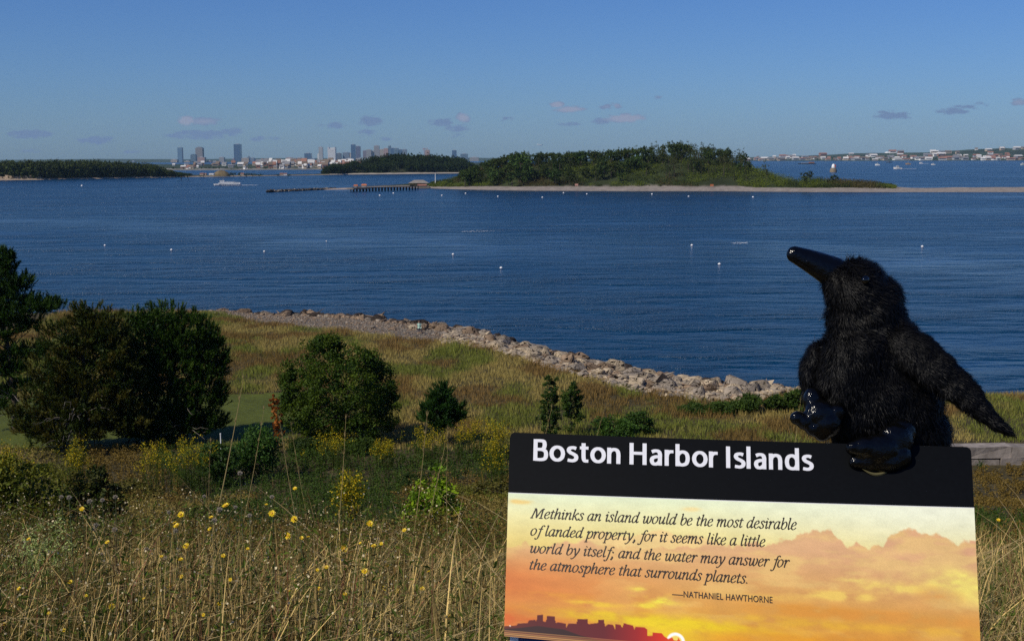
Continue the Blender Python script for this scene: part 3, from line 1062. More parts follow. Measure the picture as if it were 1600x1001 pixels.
first = True
for i, (px, py, s) in enumerate(FL):
    d = 14.5 * s ** .35 * .034 * 1000 / 110 + rng.uniform(-.4, .4)
    d = float(np.clip(d, 3.6, 5.6))
    loc = AY(px, py, d)
    zone, row = where(px, py)
    size = "large" if s > 1.05 else "small" if s < .75 else "medium"
    lab = "%s yellow daisy flower, %s %s" % (size, row, zone)
    sc = .78 * s * d / 4.6
    rz = rng.uniform(0, 6.28)
    if first:
        o = protos[0]; o.location = tuple(loc); o['label'] = lab; first = False
    else:
        o = copy_tree(protos[0], loc, rz, None, lab)
        for ch, src in zip(o.children, protos[0].children):
            for gc in src.children:
                k = gc.copy(); COL.objects.link(k); k.parent = ch
    gh = loc[2] - float(H(loc[0], loc[1]))
    o.rotation_euler = (rng.uniform(.3, 1.1), rng.uniform(-.4, .4), rz * 0 + rng.uniform(-.4, .4)) if i % 3 else (rng.uniform(-.2, .3), rng.uniform(-.3, .3), 0)
    for ch in o.children:
        if ch.name.startswith('stem'):
            ch.rotation_euler = (-o.rotation_euler[0] * .85, -o.rotation_euler[1] * .85, 0)
            ch.scale = (1, 1, max(gh / .62 / sc, .1))
    o.scale = (sc, sc, sc)

# fluffy seed heads
M_FLUFF = solid('seed_fluff', (.36, .31, .24), .9)
g = Geo()
d_ = rdir(150)
spikes(g, d_ * .002, d_ * .009, .0022, (1, 1, 1))
fl = g.mesh('seed_head', M_FLUFF)
g = Geo()
addtube(g, [(0, 0, 0), (.004, 0, -.25), (0, 0, -.5)], [.0012, .0015, .002], 5)
fs = g.mesh('stem', M_STEM)
SEED = [(96, 776), (108, 777), (160, 781), (180, 776), (140, 783), (264, 800), (343, 796), (375, 739), (319, 775), (335, 813), (147, 826), (179, 827), (150, 820), (275, 829), (229, 858), (160, 866), (258, 861), (259, 872),
        (390, 805), (368, 792), (66, 900), (98, 898), (425, 776), (590, 842), (165, 925)]
for i, (px, py) in enumerate(SEED):
    d = rng.uniform(4.2, 5.6)
    loc = AY(px, py, d)
    zone, row = where(px, py)
    o = empty('seed_head', loc, label="round fluffy grey seed head, %s ones %s" % (row, zone), cat="seed head", group="fluffy seed heads")
    h = link('fluff', fl, o); st = link('stem', fs, o)
    s = rng.uniform(.8, 1.2)
    h.scale = (s, s, s)
    st.scale = (1, 1, max((loc[2] - float(H(loc[0], loc[1]))) / .5, .1))

# silvery weed at left
b_ = AY(70, 880, 5.0)
base = np.array([b_[0], 5.0, float(H(b_[0], 5.0))])
root = empty('silver_weed', base, label="silvery white leafy weed among the stalks at lower left", cat="weed")
top = AY(70, 826, 5.0)[2] - base[2]
g = Geo()
P = np.stack([rng.normal(0, .05, 60), rng.normal(0, .05, 60), 0 * np.ones(60)], 1)
hh_ = top * rng.uniform(.7, 1.05, 60)
blades(g, P * .4, hh_, .003, (.25, .28, .20), .12, 3)
idx = np.repeat(np.arange(60), 26)
Pl = P[idx] * 1.1 + np.stack([rng.normal(0, .02, len(idx)), rng.normal(0, .02, len(idx)), hh_[idx] * rng.uniform(.55, 1.05, len(idx))], 1)
leaves(g, Pl, .014, (.42, .46, .38), .3)
g.obj('foliage', M_LEAF, root)

# ------------------------------------------------------------------ boulders along the shore
def rock_mesh(seed, flat=.7):
    bm = bmesh.new()
    r = np.random.default_rng(seed)
    for q_ in range(17):
        zq = 1 - 2 * (q_ + .5) / 17
        v = np.array([math.sqrt(1 - zq * zq) * math.cos(q_ * 2.4), math.sqrt(1 - zq * zq) * math.sin(q_ * 2.4), zq]) + r.normal(size=3) * .22
        v *= r.uniform(.8, 1.12) / np.linalg.norm(v)
        bm.verts.new((v[0], v[1] * .85, v[2] * flat))
    bmesh.ops.convex_hull(bm, input=bm.verts)
    bmesh.ops.delete(bm, geom=[v for v in bm.verts if not v.link_faces], context='VERTS')
    bmesh.ops.bevel(bm, geom=list(bm.edges), offset=.07, segments=1, affect='EDGES')
    bmesh.ops.triangulate(bm, faces=bm.faces)
    bmesh.ops.subdivide_edges(bm, edges=bm.edges, cuts=1)
    V = np.array([v.co[:] for v in bm.verts]); F = np.array([[v.index for v in f.verts] for f in bm.faces if len(f.verts) == 3])
    bm.verts.index_update()
    F = np.array([[v.index for v in f.verts] for f in bm.faces])
    bm.free()
    V = V * (1 + .07 * (fbm(V[:, 0] * 2 + seed, V[:, 1] * 2, V[:, 2] * 2)[:, None] - .5))
    return V, F


ROCKS = [rock_mesh(i, .55 + .05 * (i % 5)) for i in range(9)]


def pebble(seed):
    bm = bmesh.new()
    r = np.random.default_rng(seed + 50)
    for _ in range(10):
        v = r.normal(size=3); v /= np.linalg.norm(v)
        bm.verts.new((v[0], v[1] * .85, v[2] * .65))
    bmesh.ops.convex_hull(bm, input=bm.verts)
    bmesh.ops.triangulate(bm, faces=bm.faces)
    bm.verts.index_update()
    V = np.array([v.co[:] for v in bm.verts]); F = np.array([[v.index for v in f.verts] for f in bm.faces])
    bm.free()
    return V, F


PEB = [pebble(i) for i in range(9)]
PALE, GREYR, BRN, DARK = (.37, .295, .20), (.24, .20, .155), (.22, .155, .10), (.045, .034, .026)
rmesh = {}
for ci, cc in enumerate((PALE, GREYR, BRN, DARK)):
    for i, (V, F) in enumerate(ROCKS):
        g = Geo(); g.add(V, F, cc)
        rmesh[(ci, i)] = g.mesh('boulder', M_ROCK)
rnames = ["pale tan granite boulder", "grey granite boulder", "brownish granite boulder", "dark weed-covered boulder"]
placed = []


def put_rock(x, y, r, ci, zone, sink=.25):
    o = link('boulder', rmesh[(ci, int(rng.integers(0, 9)))])
    sx, sy, sz = r * rng.uniform(.85, 1.3), r * rng.uniform(.8, 1.1), r * rng.uniform(.75, 1.1)
    o.scale = (sx, sy, sz)
    o.rotation_euler = (rng.uniform(-.35, .35), rng.uniform(-.35, .35), rng.uniform(0, 6.28))
    z = max(float(H(x, y)), -.25)
    o.location = (x, y, z + sz * sink)
    size = "large" if r > .85 else "small" if r < .5 else "mid-sized"
    tag(o, "%s %s %s" % (size, rnames[ci], zone), "rock", "boulders along the shore")
    placed.append(o)


cnt = 0
tries = 0
PR = []
while cnt < 232 and tries < 40000:
    tries += 1
    x = rng.uniform(-12, 30)
    ysr = float(shore_y(x))
    wdt = float(beach_w(x))
    s = rng.uniform(-1.0, wdt)
    if x > 24 and rng.uniform() < .5: continue
    if x < -3 and (s > 16 or rng.uniform() < .45): continue
    r = rng.uniform(.45, 1.3) * (1.0 if s > 1 else .75) * (1.3 if 8 < x < 24 and rng.uniform() < .4 else 1)
    y = ysr - s
    if any((x - a) ** 2 + (y - b) ** 2 < (.62 * (r + c)) ** 2 for a, b, c in PR): continue
    PR.append((x, y, r))
    if s < 2.5: ci = 3 if rng.uniform() < .7 else 2
    else: ci = int(rng.choice([0, 0, 0, 1, 1, 2, 2]))
    zone = ("at the waterline " if s < 1.2 else "piled on the bank ") + ("left of the riprap's middle" if x < 8 else "in the middle of the riprap" if x < 17 else "near the riprap's right end")
    put_rock(x, y, r, ci, zone)
    cnt += 1
cnt = 0
while cnt < 66:
    px = rng.uniform(300, 640)
    x = G(px, 500)[0]
    s = rng.uniform(-1.5, 5.5) if px < 600 or rng.uniform() < .5 else rng.uniform(0, 24)
    y = float(shore_y(x)) - s
    r = rng.uniform(.45, 1.35) * (1 if s < 5 else .5)
    put_rock(x, y, r, 3 if (s < 5 and rng.uniform() < .4) else int(rng.choice([2, 2, 2, 1])), "at the gravel beach left of the riprap", .1)
    cnt += 1
o = tag(link('boulder', rmesh[(3, 2)]), "long brown weed-topped boulder at the water's edge above the beach", "rock", "boulders along the shore")
_p = G(653, 506, .2); o.location = (_p[0], _p[1], .35); o.scale = (1.7, .9, .95)
# small stones and cobbles
g = Geo()
n = 16000
x = rng.uniform(-58, 32, n)
wdt = beach_w(x) + 2
s = rng.uniform(-1, 1, n) ** 1 * .5 * wdt + .5 * wdt
y = shore_y(x) - s
r = rng.uniform(.06, .28, n) ** 1.0 * np.where((s < 5) | (x > -8), 2.1, .7)
z = H(x, y)
ok = z > -.15
for i in np.nonzero(ok)[0]:
    V, F = PEB[i % 9]
    a = rng.uniform(0, 6.28)
    ca, sa = math.cos(a), math.sin(a)
    Vr = V * r[i]
    Vr = np.stack([Vr[:, 0] * ca - Vr[:, 1] * sa, Vr[:, 0] * sa + Vr[:, 1] * ca, Vr[:, 2]], 1) + np.array([x[i], y[i], z[i] + r[i] * .1])
    cc = np.array(DARK if s[i] < 4 and rng.uniform() < .75 else (GREYR if rng.uniform() < .45 else PALE if x[i] > -8 and rng.uniform() < .7 else BRN)) * rng.uniform(.7, 1.25)
    g.add(Vr, F, cc)
tag(g.obj('beach_stones', M_ROCK), kind='stuff', label="small stones and dark seaweed-stained cobbles along the beach", cat="stones")

# granite retaining wall at right
root = empty('granite_wall', (24, WALLY, .5), label="low wall of large pale granite blocks behind the grass at right", cat="wall")
g = Geo()
x = 23.0
rr = random.Random(4)
for row in range(2):
    x = 22 - rr.uniform(0, 1.5)
    zb = .35 + row * .86
    while x < 60:
        w = rr.uniform(2.0, 3.4)
        V, F = box(x + .02, x + w - .03, WALLY - .95 + rr.uniform(-.05, .05), WALLY + .2, zb, zb + .82 + rr.uniform(-.03, .02))
        V = V + rng.normal(0, .05, V.shape)
        g.add(V - np.array([24, WALLY, .5]), F, np.array([.23, .20, .175]) * rr.uniform(.85, 1.15))
        x += w
g.obj('blocks', M_ROCK, root)

# bushes scattered over the slope
protos_b = []
for i, (c1, c2) in enumerate([((.030, .050, .014), (.055, .085, .020)), ((.075, .062, .026), (.12, .10, .035)), ((.05, .06, .016), (.095, .10, .022)), ((.022, .040, .014), (.04, .06, .02))]):
    bl = [(0, 0, .45, .42, .42, .42)] + [(math.cos(q) * .42, math.sin(q) * .42, rng.uniform(.25, .6), rng.uniform(.22, .36), .3, rng.uniform(.2, .34)) for q in rng.uniform(0, 6.28, 7)]
    protos_b.append(broad_tree('slope_bush', (0, 0, -50), bl, 90, 44, .085, c1, c2, .17, .03, .3, label="x", cat="shrub", group="bushes on the slope"))
kinds = ["dark green", "brownish", "olive", "very dark green"]
fresh = [True] * 4
PB = []
for i in range(400):
    if len(PB) >= 46: break
    y = rng.uniform(26, 86); x = rng.uniform(-.46, .18) * y
    if any(abs(x / y - q[0]) < .028 and abs(math.log(y / q[1])) < .13 for q in PB) or is_lawn(np.array(x), np.array(y)): continue
    px_ = 800 + x / y * FPX
    if 230 < px_ < 440 and y > 60: continue
    PB.append((x / y, y))
    k = int(rng.integers(0, 4))
    s = rng.uniform(.9, 1.7) * (.55 + y / 130)
    if y > 70: s *= .8
    zone = "under the pines" if px_ < 330 else "left of the round tree's column" if px_ < 450 else "below the round tree" if px_ < 620 else "left of the brochure" if px_ < 790 else "behind the brochure's top"
    far = "far down the slope" if y > 62 else "half-way down the slope" if y > 42 else "on the upper slope"
    lab = "%s %s bush %s, %s" % ("large" if s > 1.5 else "small" if s < 1.0 else "mid-sized", kinds[k], far, zone)
    loc = (x, y, float(H(x, y)) - .1)
    if fresh[k]:
        o = protos_b[k]; o.location = loc; fresh[k] = False; o['label'] = lab
    else:
        o = copy_tree(protos_b[k], loc, rng.uniform(0, 6.28), None, lab)
    o.scale = (s * 1.3, s * 1.3, s)

# white stake by the lawn
b_ = AY(345, 693, 80)
base = np.array([b_[0], 80, float(H(b_[0], 80))])
g = Geo()
addtube(g, [(0, 0, -.2), (0, 0, AY(345, 677, 80)[2] - base[2])], .035, 8)
V, F = lathe([(.045, AY(345, 677, 80)[2] - base[2] - .05), (.05, AY(345, 677, 80)[2] - base[2]), (.001, AY(345, 677, 80)[2] - base[2] + .03)], 8)
g.add(V, F)
o = g.obj('marker_stake', M_WHITE); o.location = tuple(base)
tag(o, "short white marker stake at the near edge of the lawn", "stake")

# ------------------------------------------------------------------ far islands
def zrow(py, y, px=800):
    """Height seen at photo row py at world depth y."""
    r = ray(px, py)
    return EYE + y * r[2] / r[1]


class Island:
    """A low island: front shoreline through photo points, crest height profile, depth back from the shore."""

    def __init__(s, pts, depth, beach_w, beach_z, name, colf, nx=240, nw=40, noise=.12):
        s.px = np.array([p[0] for p in pts], float)
        s.row = np.array([p[1] for p in pts], float)
        s.cr = np.array([p[2] for p in pts], float)      # crest height (m)
        s.dp = np.array([p[3] if len(p) > 3 else depth for p in pts], float)
        s.bw, s.bz = beach_w, beach_z
        X = np.linspace(s.px[0], s.px[-1], nx)
        w = np.linspace(-.04, 1.04, nw)
        PXX, WW = np.meshgrid(X, w)
        P = s.at(PXX.ravel(), WW.ravel())
        i = np.arange(nw - 1)[:, None] * nx + np.arange(nx - 1)[None]
        F = np.stack([i, i + 1, i + nx + 1, i + nx], -1).reshape(-1, 4)
        g = Geo()
        g.add(P, F, colf(PXX.ravel(), WW.ravel(), P))
        s.obj = struct(g.obj(name, M_GROUND, smooth=True))

    def y0(s, px):
        r = np.interp(px, s.px, s.row)
        px = np.asarray(px, float)
        a, v = (px - 800) / FPX, (500.5 - r) / FPX
        v = v * math.cos(ROLL) - a * math.sin(ROLL)
        return EYE * (CT + v * ST) / (ST - v * CT)

    def at(s, px, w):
        px, w = np.broadcast_arrays(np.asarray(px, float), np.asarray(w, float))
        d = np.interp(px, s.px, s.dp)
        yf = s.y0(px)
        y = yf + w * d
        wb = s.bw / d
        cr = np.interp(px, s.px, s.cr)
        bz = np.minimum(s.bz, cr)
        z = np.where(w < wb, bz * w / wb, bz + (cr - bz) * sstep(0, 1, np.clip((w - wb) / (.5 - wb), 0, 1)))
        z = np.where(w > .5, cr * (1 - sstep(.5, 1.0, w)) - .3 * (w > .98), z)
        z = np.where(w < 0, w * 30, z)
        x = (px - 800) / FPX * (yf * CT + w * d) * 1.0
        z = z + (.15 * np.minimum(z, 8)) * (vnoise(x * .08, y * .08, 3) - .5) * 2 * (w > wb)
        return np.stack([x, y, z], -1)


def far_crown(seed, kind='round'):
    """Crown mesh of unit height about 1 (base at 0), many leaf clumps."""
    r = np.random.default_rng(seed)
    g = Geo()
    nb = 7 if kind == 'round' else 5
    bl = [(0, 0, .55, .34, .34, .36)]
    for i in range(nb):
        a = r.uniform(0, 6.28)
        rr = r.uniform(.12, .34)
        bl.append((math.cos(a) * rr, math.sin(a) * rr, r.uniform(.35, .85), r.uniform(.14, .25), r.uniform(.14, .25), r.uniform(.12, .2)))
    if kind == 'wispy':
        bl = [(q[0], q[1], q[2] + .05, q[3] * .7, q[4] * .7, q[5] * 1.3) for q in bl[1:]]
    C, N = shell(bl, 46 if kind == 'round' else 34, .7)
    idx = np.repeat(np.arange(len(C)), 14 if kind == 'round' else 12)
    P = C[idx] + rdir(len(idx)) * rng.uniform(0, .095, (len(idx), 1))
    colr = (np.array((.030, .052, .014)) + np.array((.030, .036, .010)) * rng.uniform(0, 1, (len(C), 1)))[idx]
    if kind == 'wispy':
        colr = colr * np.array((1.15, .95, 1.3))
    leaves(g, P, .085 if kind == 'round' else .06, colr)
    return g.mesh('crown', M_FARLEAF)


g = Geo()
addtube(g, [(0, 0, -.1), (.01, 0, .3), (0, .01, .6)], [.035, .025, .012], 6, (.07, .055, .045))
FT = g.mesh('trunk', M_BARK)
FARC = [far_crown(i) for i in range(5)] + [far_crown(9 + i, 'wispy') for i in range(3)]


def far_tree(loc, h, wd, k, label, group, name='island_tree'):
    o = empty(name, loc, label=label, cat="tree", group=group)
    o.rotation_euler = (0, 0, rng.uniform(0, 6.28))
    o.scale = (h * wd, h * wd, h)
    link('crown', FARC[k], o)
    link('trunk', FT, o)
    return o


def wood(isl, tops, name, label, n, w0, w1, hmean, shade=1.0):
    """A far wood that reads as one mass: crowns merged in one object."""
    g = Geo()
    tp, tr = np.array([t[0] for t in tops], float), np.array([t[1] for t in tops], float)
    V0 = []
    base = []
    for m in FARC:
        a = np.zeros(len(m.vertices) * 3, np.float32); m.vertices.foreach_get('co', a)
        c = np.zeros(len(m.vertices) * 4, np.float32); m.attributes['Col'].data.foreach_get('color', c)
        base.append((a.reshape(-1, 3), c.reshape(-1, 4)[:, :3]))
    for i in range(n):
        px = rng.uniform(tp[0], tp[-1]); w = rng.uniform(w0, w1)
        p = isl.at(px, w)
        zt = zrow(np.interp(px, tp, tr), p[1], px)
        h = min(hmean * rng.uniform(.75, 1.2), zt - p[2] + .3 * rng.normal())
        if h < 1.2: continue
        V, c = base[int(rng.integers(0, 8 if rng.uniform() < .4 else 5))]
        a = rng.uniform(0, 6.28)
        ca, sa = math.cos(a), math.sin(a)
        s = max(h, hmean * .6) * rng.uniform(.9, 1.3)
        Vr = np.stack([(V[:, 0] * ca - V[:, 1] * sa) * s, (V[:, 0] * sa + V[:, 1] * ca) * s, (V[:, 2] * 1.3 - .3) * h], 1) + p
        g.add(Vr, np.arange(len(Vr)).reshape(-1, 4), c * rng.uniform(.7, 1.3) * shade)
    return tag(g.obj(name, M_FARLEAF), kind='stuff', label=label, cat="woods")


def beachcol(veg=(.05, .055, .02), sand=(.36, .31, .26), wb=.08):
    def f(px, w, P):
        k = sstep(wb - .02, wb + .03, w + .03 * (vnoise(px * .2, w * 9) - .5))[:, None]
        wet = sstep(.012, 0, w)[:, None]
        c = np.array(sand) * (.85 + .3 * vnoise(px * .3, w * 40)[:, None])
        return (c * (1 - .55 * wet)) * (1 - k) + np.array(veg) * (.6 + .8 * vnoise(P[:, 0] * .05, P[:, 1] * .05)[:, None]) * k
    return f


def islecol(px, w, P):
    """gravel beach in front, dark green ground behind; the bare spit at right is all gravel"""
    wb = np.interp(px, [600, 700, 1200, 1300, 1390, 1420], [.5, .16, .17, .24, .4, 3.0])
    k = sstep(wb - .02, wb + .03, w + .03 * (vnoise(px * .2, w * 9) - .5))[:, None]
    wet = sstep(.02, 0, w)[:, None]
    c = np.array((.25, .215, .185)) * (.75 + .5 * vnoise(px * .3, w * 40)[:, None])
    return (c * (1 - .5 * wet)) * (1 - k) + np.array((.030, .040, .013)) * (.6 + .8 * vnoise(P[:, 0] * .05, P[:, 1] * .05)[:, None]) * k


# main island with the gravel spit
TOPS = [(690, 286), (700, 283), (715, 274), (730, 262), (745, 256), (770, 247), (790, 244), (803, 237), (820, 234), (832, 239), (850, 237), (880, 238), (900, 236), (925, 233), (940, 235), (960, 231), (975, 230), (1000, 228), (1018, 226),
        (1025, 223), (1050, 221), (1080, 223), (1100, 228), (1120, 229), (1135, 232), (1150, 231), (1158, 236), (1165, 248), (1178, 258), (1190, 265), (1206, 270)]
isl = Island([(555, 294, .6, 20), (600, 293, 1.2, 30), (640, 293, 2.5, 40), (690, 295, 3.5, 70), (720, 296, 7, 110), (760, 297, 14, 150), (820, 298, 17, 170), (900, 298.5, 18, 180), (980, 299, 20, 190), (1060, 299, 22, 190),
              (1130, 299, 19, 180), (1160, 299.3, 15.5, 170), (1190, 299.5, 11, 150), (1215, 299.7, 7, 130), (1250, 300, 5, 110), (1330, 300.3, 3.8, 90), (1400, 300.3, 2.3, 75), (1440, 300.3, 1.9, 70), (1600, 300.3, 2.2, 70), (1800, 300, 2.4, 70), (2400, 299, 2.4, 70)],
             150, 24, 2.2, 'island', islecol, 420, 60)
cnt = 0
tp, tr = np.array([t[0] for t in TOPS], float), np.array([t[1] for t in TOPS], float)
G_IS = "trees on the near island"
for i in range(3000):
    if cnt >= 285: break
    px = rng.uniform(700, 1170)
    w = rng.choice([rng.uniform(.38, .62), rng.uniform(.25, .5), rng.uniform(.14, .3)], p=[.45, .35, .20])
    if px > 905 and w < .235 + .05 * math.sin(px * .03) and px < 1200: continue       # open green bank below the wood
    p = isl.at(px, w)
    zt = zrow(np.interp(px, tp, tr), p[1], px)
    lim = zt - p[2]
    h = min(rng.uniform(7.5, 13), lim + .25 * rng.normal())
    if w > .4 and lim < 14: h = lim * rng.uniform(.86, 1.02)
    if h < 2.2: continue
    wispy = px > 1015 or (rng.uniform() < .25 and w > .35)
    k = int(rng.integers(5, 8)) if wispy and rng.uniform() < .75 else int(rng.integers(0, 5))
    side = "left end" if px < 780 else "left half" if px < 900 else "middle" if px < 1015 else "high right part" if px < 1130 else "right slope"
    row = "on the crest" if w > .42 else "part way up" if w > .24 else "near the beach"
    lab = "%s tree %s at the %s of the near island" % ("feathery" if k >= 5 else "rounded", row, side)
    far_tree(p, h, rng.uniform(.8, 1.15) if k < 5 else rng.uniform(.7, .95), k, lab, G_IS)
    cnt += 1
for px, w, top, wd, k, lab in [(815, .25, 236, 1.0, 1, "tallest bright rounded tree at the left half of the near island's crest"), (1200, .35, 254, .9, 5, "lone feathery tree on the near island's right shoulder"),
                               (1262, .35, 267, 1.1, 2, "small dark tree standing above the low scrub of the spit"), (1306, .45, 272, 1.2, 3, "tiny dark tree below the white beacon, on the spit"),
                               (1158, .5, 231, .8, 6, "thin feathery tree at the right end of the island's high wood")]:
    p = isl.at(px, w)
    far_tree(p, zrow(top, p[1], px) - p[2], wd, k, lab, G_IS)
# scrub covering the island bank and the low spit
g = Geo()
n = 6500
px = rng.uniform(640, 1402, n)
w = rng.uniform(.16, .62, n)
p = isl.at(px, w)
keepw = np.where(px > 1200, w > .25, True) & (vnoise(p[:, 0] * .06, p[:, 1] * .05, 9) > .22)
p, pxx = p[keepw], px[keepw]
n = len(p)
hh_ = rng.uniform(1.0, 3.4, n) * np.interp(pxx, [640, 700, 1200, 1260, 1360, 1402], [.3, 1, 1.1, 1.5, 1.2, .5])
lime = fbm(p[:, 0] * .035, p[:, 1] * .03, 2)
cc = np.where((lime > .52)[:, None], np.array([.075, .115, .018]), np.array([.034, .056, .016]))
cc = np.where((lime < .40)[:, None], np.array([.07, .065, .025]), cc)
idx = np.repeat(np.arange(n), 26)
q = p[idx] + np.stack([rng.normal(0, 1, len(idx)), rng.normal(0, 1, len(idx)), 0 * idx], 1) * hh_[idx][:, None] * .45
q[:, 2] += hh_[idx] * rng.uniform(0, 1, len(idx))
leaves(g, q, .62, cc[idx])
tag(g.obj('island_scrub', M_FARLEAF), kind='stuff', label="lime and dark green scrub on the bank of the near island", cat="scrub")

# left wooded island
LT = [(-60, 251.5), (0, 251.5), (20, 252), (50, 251.5), (100, 252), (120, 251.5), (150, 252), (190, 253.5), (205, 255), (240, 258), (262, 264), (272, 269), (285, 270), (298, 272)]
isl2 = Island([(-200, 283, 6), (0, 281.5, 6.5, 90), (60, 281, 4.5, 90), (120, 280, 3.5, 80), (200, 278.5, 3.2, 80), (262, 277.5, 2.8, 60), (300, 276.5, 2.0, 45), (420, 275, 1.3, 26), (500, 273.6, 1.5, 30), (515, 273.4, 1.5, 30)], 90, 7, 1.6, 'far_shore',
              beachcol((.06, .06, .03), (.38, .30, .22), .09), 220, 24)
wood(isl2, LT, 'island_wood', "dark wood covering the long low island at far left", 520, .10, .8, 19, .75)
# pale eroded bank at the left island
g = Geo()
for px in np.arange(-10, 70, 3.0):
    p = isl2.at(px, .08)
    V, F = box(p[0] - 1.6, p[0] + 1.6, p[1] - 1, p[1] + 3, p[2] - .5, p[2] + rng.uniform(1.0, 3.4) * (1 if px < 50 else .5))
    V += rng.normal(0, .5, V.shape)
    g.add(V, F, np.array([.40, .30, .20]) * rng.uniform(.8, 1.15))
struct(g.obj('eroded_bank', M_GROUND))

# middle wooded island
MT = [(505, 268), (512, 258), (522, 256), (535, 257), (548, 252), (558, 250), (570, 247), (585, 242), (600, 239), (615, 237), (640, 236.5), (655, 240), (670, 240), (685, 238), (700, 240), (715, 244), (728, 248), (736, 252), (748, 262), (760, 268)]
isl3 = Island([(480, 273.6, .8, 30), (505, 273.3, 1.5, 60), (540, 272.8, 4, 90), (580, 272.5, 12, 140), (620, 272.2, 17, 160), (680, 271.5, 15, 150), (735, 270.8, 8, 120), (765, 270.5, 2, 60), (800, 270.3, .8, 40)], 150, 8, 1.8, 'middle_island',
              beachcol((.04, .045, .02), (.42, .37, .31), .06), 160, 30)
wood(isl3, MT, 'hill_wood', "dark rounded wood on the island in front of the skyscrapers", 560, .1, .8, 13, .75)

# grassy mound, bushes and houses on the thin far spit
M_THATCH = solid('dry_mound_grass', (.16, .12, .06), .95, .2, .3)
y0 = 1640.0
for px, top, hw, lab in [(346, 266.5, 13, "rounded brown grassy mound on the thin far spit")]:
    c = AY(px, 273, y0)
    V, F = lathe([(1, 0), (.93, .35), (.72, .72), (.4, .93), (.001, 1)], 20)
    V = V * np.array([hw * y0 / FPX, hw * y0 / FPX * .6, zrow(top, y0, px) - 1.0]) * (1 + .06 * rng.normal(size=(len(V), 1)))
    g = Geo(); g.add(V, F)
    o = g.obj('grassy_mound', M_THATCH, smooth=True); o.location = (c[0], y0, 1.0)
    tag(o, lab, "mound")
BUSHES = [(313, 272, 4), (318, 270, 5), (359, 269, 4), (365, 269.5, 4), (376, 268.5, 4), (385, 270, 7), (395, 270.5, 8), (406, 271.5, 6), (283, 270, 6), (294, 270, 4), (450, 271.5, 5), (436, 272, 4)]
for px, top, hw in BUSHES:
    y = 1625.0 if px > 300 else 1420.0
    c = AY(px, 273, y)
    h = max(zrow(top, y, px) - 1.0, 1.5)
    far_tree((c[0], y, .8), h, 2 * hw * y / FPX / h / .8, int(rng.integers(0, 5)), "small dark bushy tree on the thin far spit %s the grassy mound" % ("left of" if px < 346 else "right of"), "bushes on the thin far spit", 'spit_tree')
M_ROOF = {'red': solid('red_roof', (.26, .12, .08), .8), 'grey': solid('grey_roof', (.18, .18, .19), .8), 'white': solid('pale_roof', (.6, .58, .55), .8), 'brown': solid('brown_roof', (.15, .11, .08), .8)}
M_WALLS = {'white': solid('white_wall', (.82, .80, .76), .8), 'tan': solid('tan_wall', (.42, .34, .26), .8), 'grey': solid('grey_wall', (.34, .35, .37), .8), 'brick': solid('brick_wall', (.30, .15, .11), .8)}
_hm = {}


def house_mesh(w, r):
    if (w, r) in _hm: return _hm[(w, r)]
    g = Geo()
    V, F = box(-.5, .5, -.5, .5, -.1, .6)
    g.add(V, F)
    a = g.mesh('walls', M_WALLS[w])
    g = Geo()
    V = np.array([(-.55, -.56, .58), (.55, -.56, .58), (.55, .56, .58), (-.55, .56, .58), (-.55, 0, 1.0), (.55, 0, 1.0)])
    g.add(V, np.array([(0, 1, 5, 4), (2, 3, 4, 5), (0, 3, 2, 1)]))
    g.F3.append(np.array([(3, 0, 4), (1, 2, 5)])); g.M3.append(np.array([0, 0]))
    b = g.mesh('roof', M_ROOF[r])
    g = Geo()
    V, F = box(-.40, .40, -.512, .512, .22, .44)
    g.add(V, F)
    c = g.mesh('window_band', M_GLASS)
    _hm[(w, r)] = (a, b, c)
    return _hm[(w, r)]


M_GLASS = solid('dark_glass', (.02, .03, .045), .15)


def house(px, row_base, y, wpx, hpx, w, r, label, group=None, name='house', z=None):
    c = AY(px, row_base, y)
    zz = float(c[2]) if z is None else z
    o = empty(name, (c[0], y, zz), label=label, cat="house", group=group)
    o.scale = (wpx * y / FPX, wpx * y / FPX * .8, hpx * y / FPX)
    o.rotation_euler = (0, 0, rng.uniform(-.3, .3))
    a, b, d = house_mesh(w, r)
    link('walls', a, o); link('roof', b, o); link('window_band', d, o)
    return o


for px, wpx, hpx, w, r, lab in [(316, 6, 3, 'tan', 'red', "tan house with a red roof at the left of the grassy mound"), (321, 4, 2.6, 'tan', 'red', "smallest red-roofed house left of the grassy mound"),
                                (331, 7, 2.4, 'white', 'white', "low white building directly left of the grassy mound"), (379, 5, 3, 'tan', 'red', "tan red-roofed house right of the grassy mound"),
                                (440, 5, 3, 'tan', 'red', "left one of the two tan houses on the spit near the middle island"), (446, 5, 2.8, 'white', 'red', "right one of the two houses on the spit near the middle island")]:
    house(px, 273.4, 1610.0, wpx, hpx, w, r, lab)

# far low land in front of the city
CITY_Y = 11000.0
isl4 = Island([(-1200, 262, 1.5), (200, 262, 2), (268, 266, 3), (300, 266, 3.4), (400, 265.5, 3.4), (560, 264.5, 3.4), (700, 262, 3), (760, 261, 1)], 3800, 14, 2, 'city_shore', beachcol((.03, .045, .02), (.3, .28, .24), .03), 160, 16)
wood(isl4, [(240, 263), (268, 261.5), (300, 262.5), (330, 261), (360, 262.5), (420, 261.5), (470, 262.5), (520, 261.5), (600, 258)], 'shore_wood', "thin dark line of trees along the city's waterfront", 330, .005, .12, 7)

isl6 = Island([(-1500, 261.6, 26), (-400, 256.8, 34), (0, 255.0, 28), (160, 254.3, 34), (300, 253.7, 26), (420, 253.2, 34), (560, 252.6, 28), (700, 252, 34), (790, 251.6, 24), (840, 251.4, 8)], 2500, 40, 5, 'distant_hills',
              lambda px, w, P: np.array([.035, .055, .03]) * (.6 + .8 * vnoise(P[:, 0] * .01, P[:, 1] * .01)[:, None]), 200, 20)

